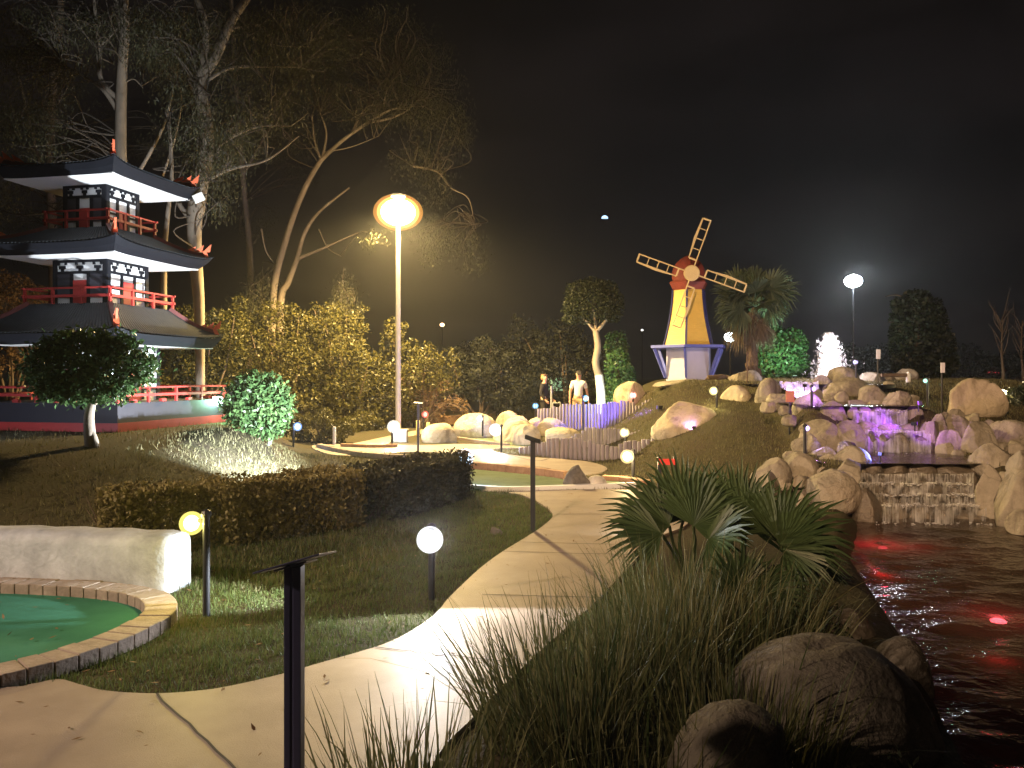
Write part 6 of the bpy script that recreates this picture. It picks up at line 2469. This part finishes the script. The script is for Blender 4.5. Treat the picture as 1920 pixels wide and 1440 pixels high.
def person(label, loc, rz, h, bodym, arms, headtilt, shirtm, shortm, hairm, cap=False, long_=False, legs=((.09, 0), (-.09, 0)), hairlen=0.0):
    """arms: for each side (elbow, wrist) as offsets; faces local -Y"""
    root = thing('person', label, 'person', loc, rz)
    k = h / 1.75
    J, E = [], []
    def add(p, r_, par=None):
        J.append((tuple(Vector(p) * k), r_ if isinstance(r_, tuple) else r_ * k))
        if par is not None:
            E.append((par, len(J) - 1))
        return len(J) - 1
    pel = add((0, 0, .95), .125)
    wa = add((0, .01, 1.12), .112, pel)
    ch = add((0, .01, 1.30), .125, wa)
    uc = add((0, .015, 1.42), .09, ch)
    nk = add((0, .005, 1.50), .052, uc)
    hd0 = Vector((0, -.005, 1.55))
    dirh = Vector((0, -math.sin(headtilt), math.cos(headtilt)))
    h1 = add(hd0 + dirh * .035 + Vector((0, -.012, 0)), .066, nk)
    h2 = add(hd0 + dirh * .11, .080, h1)
    h3 = add(hd0 + dirh * .175, .066, h2)
    nose = add(hd0 + dirh * .085 + Vector((0, -.092, -.01)), .013, h2)
    for s_ in (-1, 1):
        add(hd0 + dirh * .09 + Vector((s_ * .082, .01, 0)), .014, h2)
    tips = []
    for s_, (el, wr) in zip((1, -1), arms):
        sh = add((s_ * .17, .01, 1.41), .058, uc)
        e_ = add(el, .043, sh)
        w_ = add(wr, .029, e_)
        fd = (Vector(wr) - Vector(el)).normalized()
        pm = add(Vector(wr) + fd * .075, .034, w_)
        side = Vector((0, -1, 0)) if abs(fd.y) < .8 else Vector((s_, 0, 0))
        for q in range(4):
            off_ = side * (.026 - .017 * q)
            kn = add(Vector(wr) + fd * (.115) + off_, .0095, pm)
            add(Vector(wr) + fd * (.16 + .012 * (1 - abs(q - 1.3))) + off_ * 1.1 + Vector((-s_ * .018, 0, 0)), .008, kn)
        t1 = add(Vector(wr) + fd * .055 + side * .045, .0105, pm)
        add(Vector(wr) + fd * .095 + side * .062 + Vector((-s_ * .008, 0, 0)), .009, t1)
    for s_, (fx, fy) in zip((1, -1), legs):
        hp_ = add((s_ * .095, 0, .88), .095, pel)
        kn = add((fx * 1.05, fy * .5 - .02, .49), .062, hp_)
        an = add((fx * 1.05, fy, .09), .04, kn)
        add((fx * 1.1, fy - .12, .03), .035, an)
    skin('body', J, E, bodym, root, 0)
    # clothing: own shells over torso and limbs
    J, E = [], []
    pel = add((0, .0, .93), .150)
    wa = add((0, .01, 1.08), .142, pel)
    ch = add((0, .01, 1.28), .150, wa)
    uc = add((0, .015, 1.41), .108, ch)
    add((0, .01, 1.475), .066, uc)
    for s_, (el, wr) in zip((1, -1), arms):
        sh = add((s_ * .175, .01, 1.405), .074, uc)
        e_ = Vector((s_ * .17, .01, 1.41)).lerp(Vector(el), .72 if not long_ else 1.0)
        e2 = add(e_, .062, sh)
        if long_:
            add(Vector(el).lerp(Vector(wr), .92), .044, e2)
    skin('shirt', J, E, shirtm, root, 0)
    J, E = [], []
    pel = add((0, 0, .93), .138)
    for s_, (fx, fy) in zip((1, -1), legs):
        hp_ = add((s_ * .095, 0, .85), .112, pel)
        kn = add((fx * 1.05, fy * .5 - .02, .47), .092, hp_)
        if long_:
            add((fx * 1.05, fy, .08), .062, kn)
    skin('shorts' if not long_ else 'trousers', J, E, shortm, root, 0)
    # hair or cap
    J, E = [], []
    c0 = hd0 + dirh * .125 + Vector((0, .018, 0))
    a = add(c0, .088)
    b = add(c0 + dirh * .055, .070, a)
    if cap:
        c = add(c0 + Vector((0, -.10, -.005)), (.075 * k, .014 * k), a)
        add(c0 + Vector((0, -.165, -.03)), (.06 * k, .010 * k), c)
        skin('cap', J, E, hairm, root, 0)
    else:
        c = add(c0 + Vector((0, .07, -.06)), .055, a)
        add(c0 + Vector((0, .10, -.06 - hairlen)), .035, c)
        skin('hair', J, E, hairm, root, 0)
    # eyes, mouth
    mb = MB()
    for s_ in (-1, 1):
        p = (hd0 + dirh * .105 + Vector((s_ * .032, -.078, 0))) * k
        mb.lathe([(.001, -.008), (.009, -.004), (.011, 0), (.009, .004), (.001, .008)], 8, p)
    p = (hd0 + dirh * .045 + Vector((0, -.078, 0))) * k
    mb.box(p, (.045, .01, .008))
    mb.build('face_features', M['hair_dark'], root)
    mb = MB()
    for s_, (fx, fy) in zip((1, -1), legs):
        p = Vector((fx * 1.08, fy - .06, .04)) * k
        mb.lathe([(.05, -.04), (.058, -.01), (.05, .03), (.03, .055)], 14, (p.x, p.y, p.z), 0, 1.9)
    mb.build('shoes', M['shoe'], root, smooth=True)
    return root


pp = W(1085, 706, 24)
person('man in a white t-shirt, dark cap and khaki shorts looking down', (pp.x, pp.y, Tz(pp.x, pp.y) + .0), R(4), 1.77, M['skin'],
       [((.255, .03, 1.13), (.275, -.05, .90)), ((-.25, .03, 1.13), (-.265, -.01, .88))], .2, M['shirt'], M['khaki'], M['hair_dark'], cap=True)
pp = W(1021, 706, 24.6)
person('person in black clothes with blond hair standing in profile', (pp.x, pp.y, Tz(pp.x, pp.y)), R(66), 1.66, M['skin'],
       [((.20, -.02, 1.13), (.17, -.2, .96)), ((-.20, .05, 1.13), (-.17, -.1, .93))], .05, M['black_cloth'], M['black_cloth'], M['hair_blond'], long_=True, hairlen=.05)

# ------------------------------------------------------------------ night haze
mb = MB()
mb.box((0, 100, 20), (640, 1040, 44))
hz_m = bpy.data.materials.new('haze')
hz_m.use_nodes = True
hz_m.node_tree.nodes.clear()
ho = hz_m.node_tree.nodes.new('ShaderNodeOutputMaterial')
hv = hz_m.node_tree.nodes.new('ShaderNodeVolumePrincipled')
hv.inputs['Color'].default_value = (.9, .9, .9, 1)
hv.inputs['Density'].default_value = .0012
hv.inputs['Anisotropy'].default_value = .72
hz_m.node_tree.links.new(hv.outputs[0], ho.inputs['Volume'])
hzo = mb.build('haze', hz_m)
hzo['kind'] = 'stuff'
tag(hzo, 'thin night haze over the whole course', 'haze')
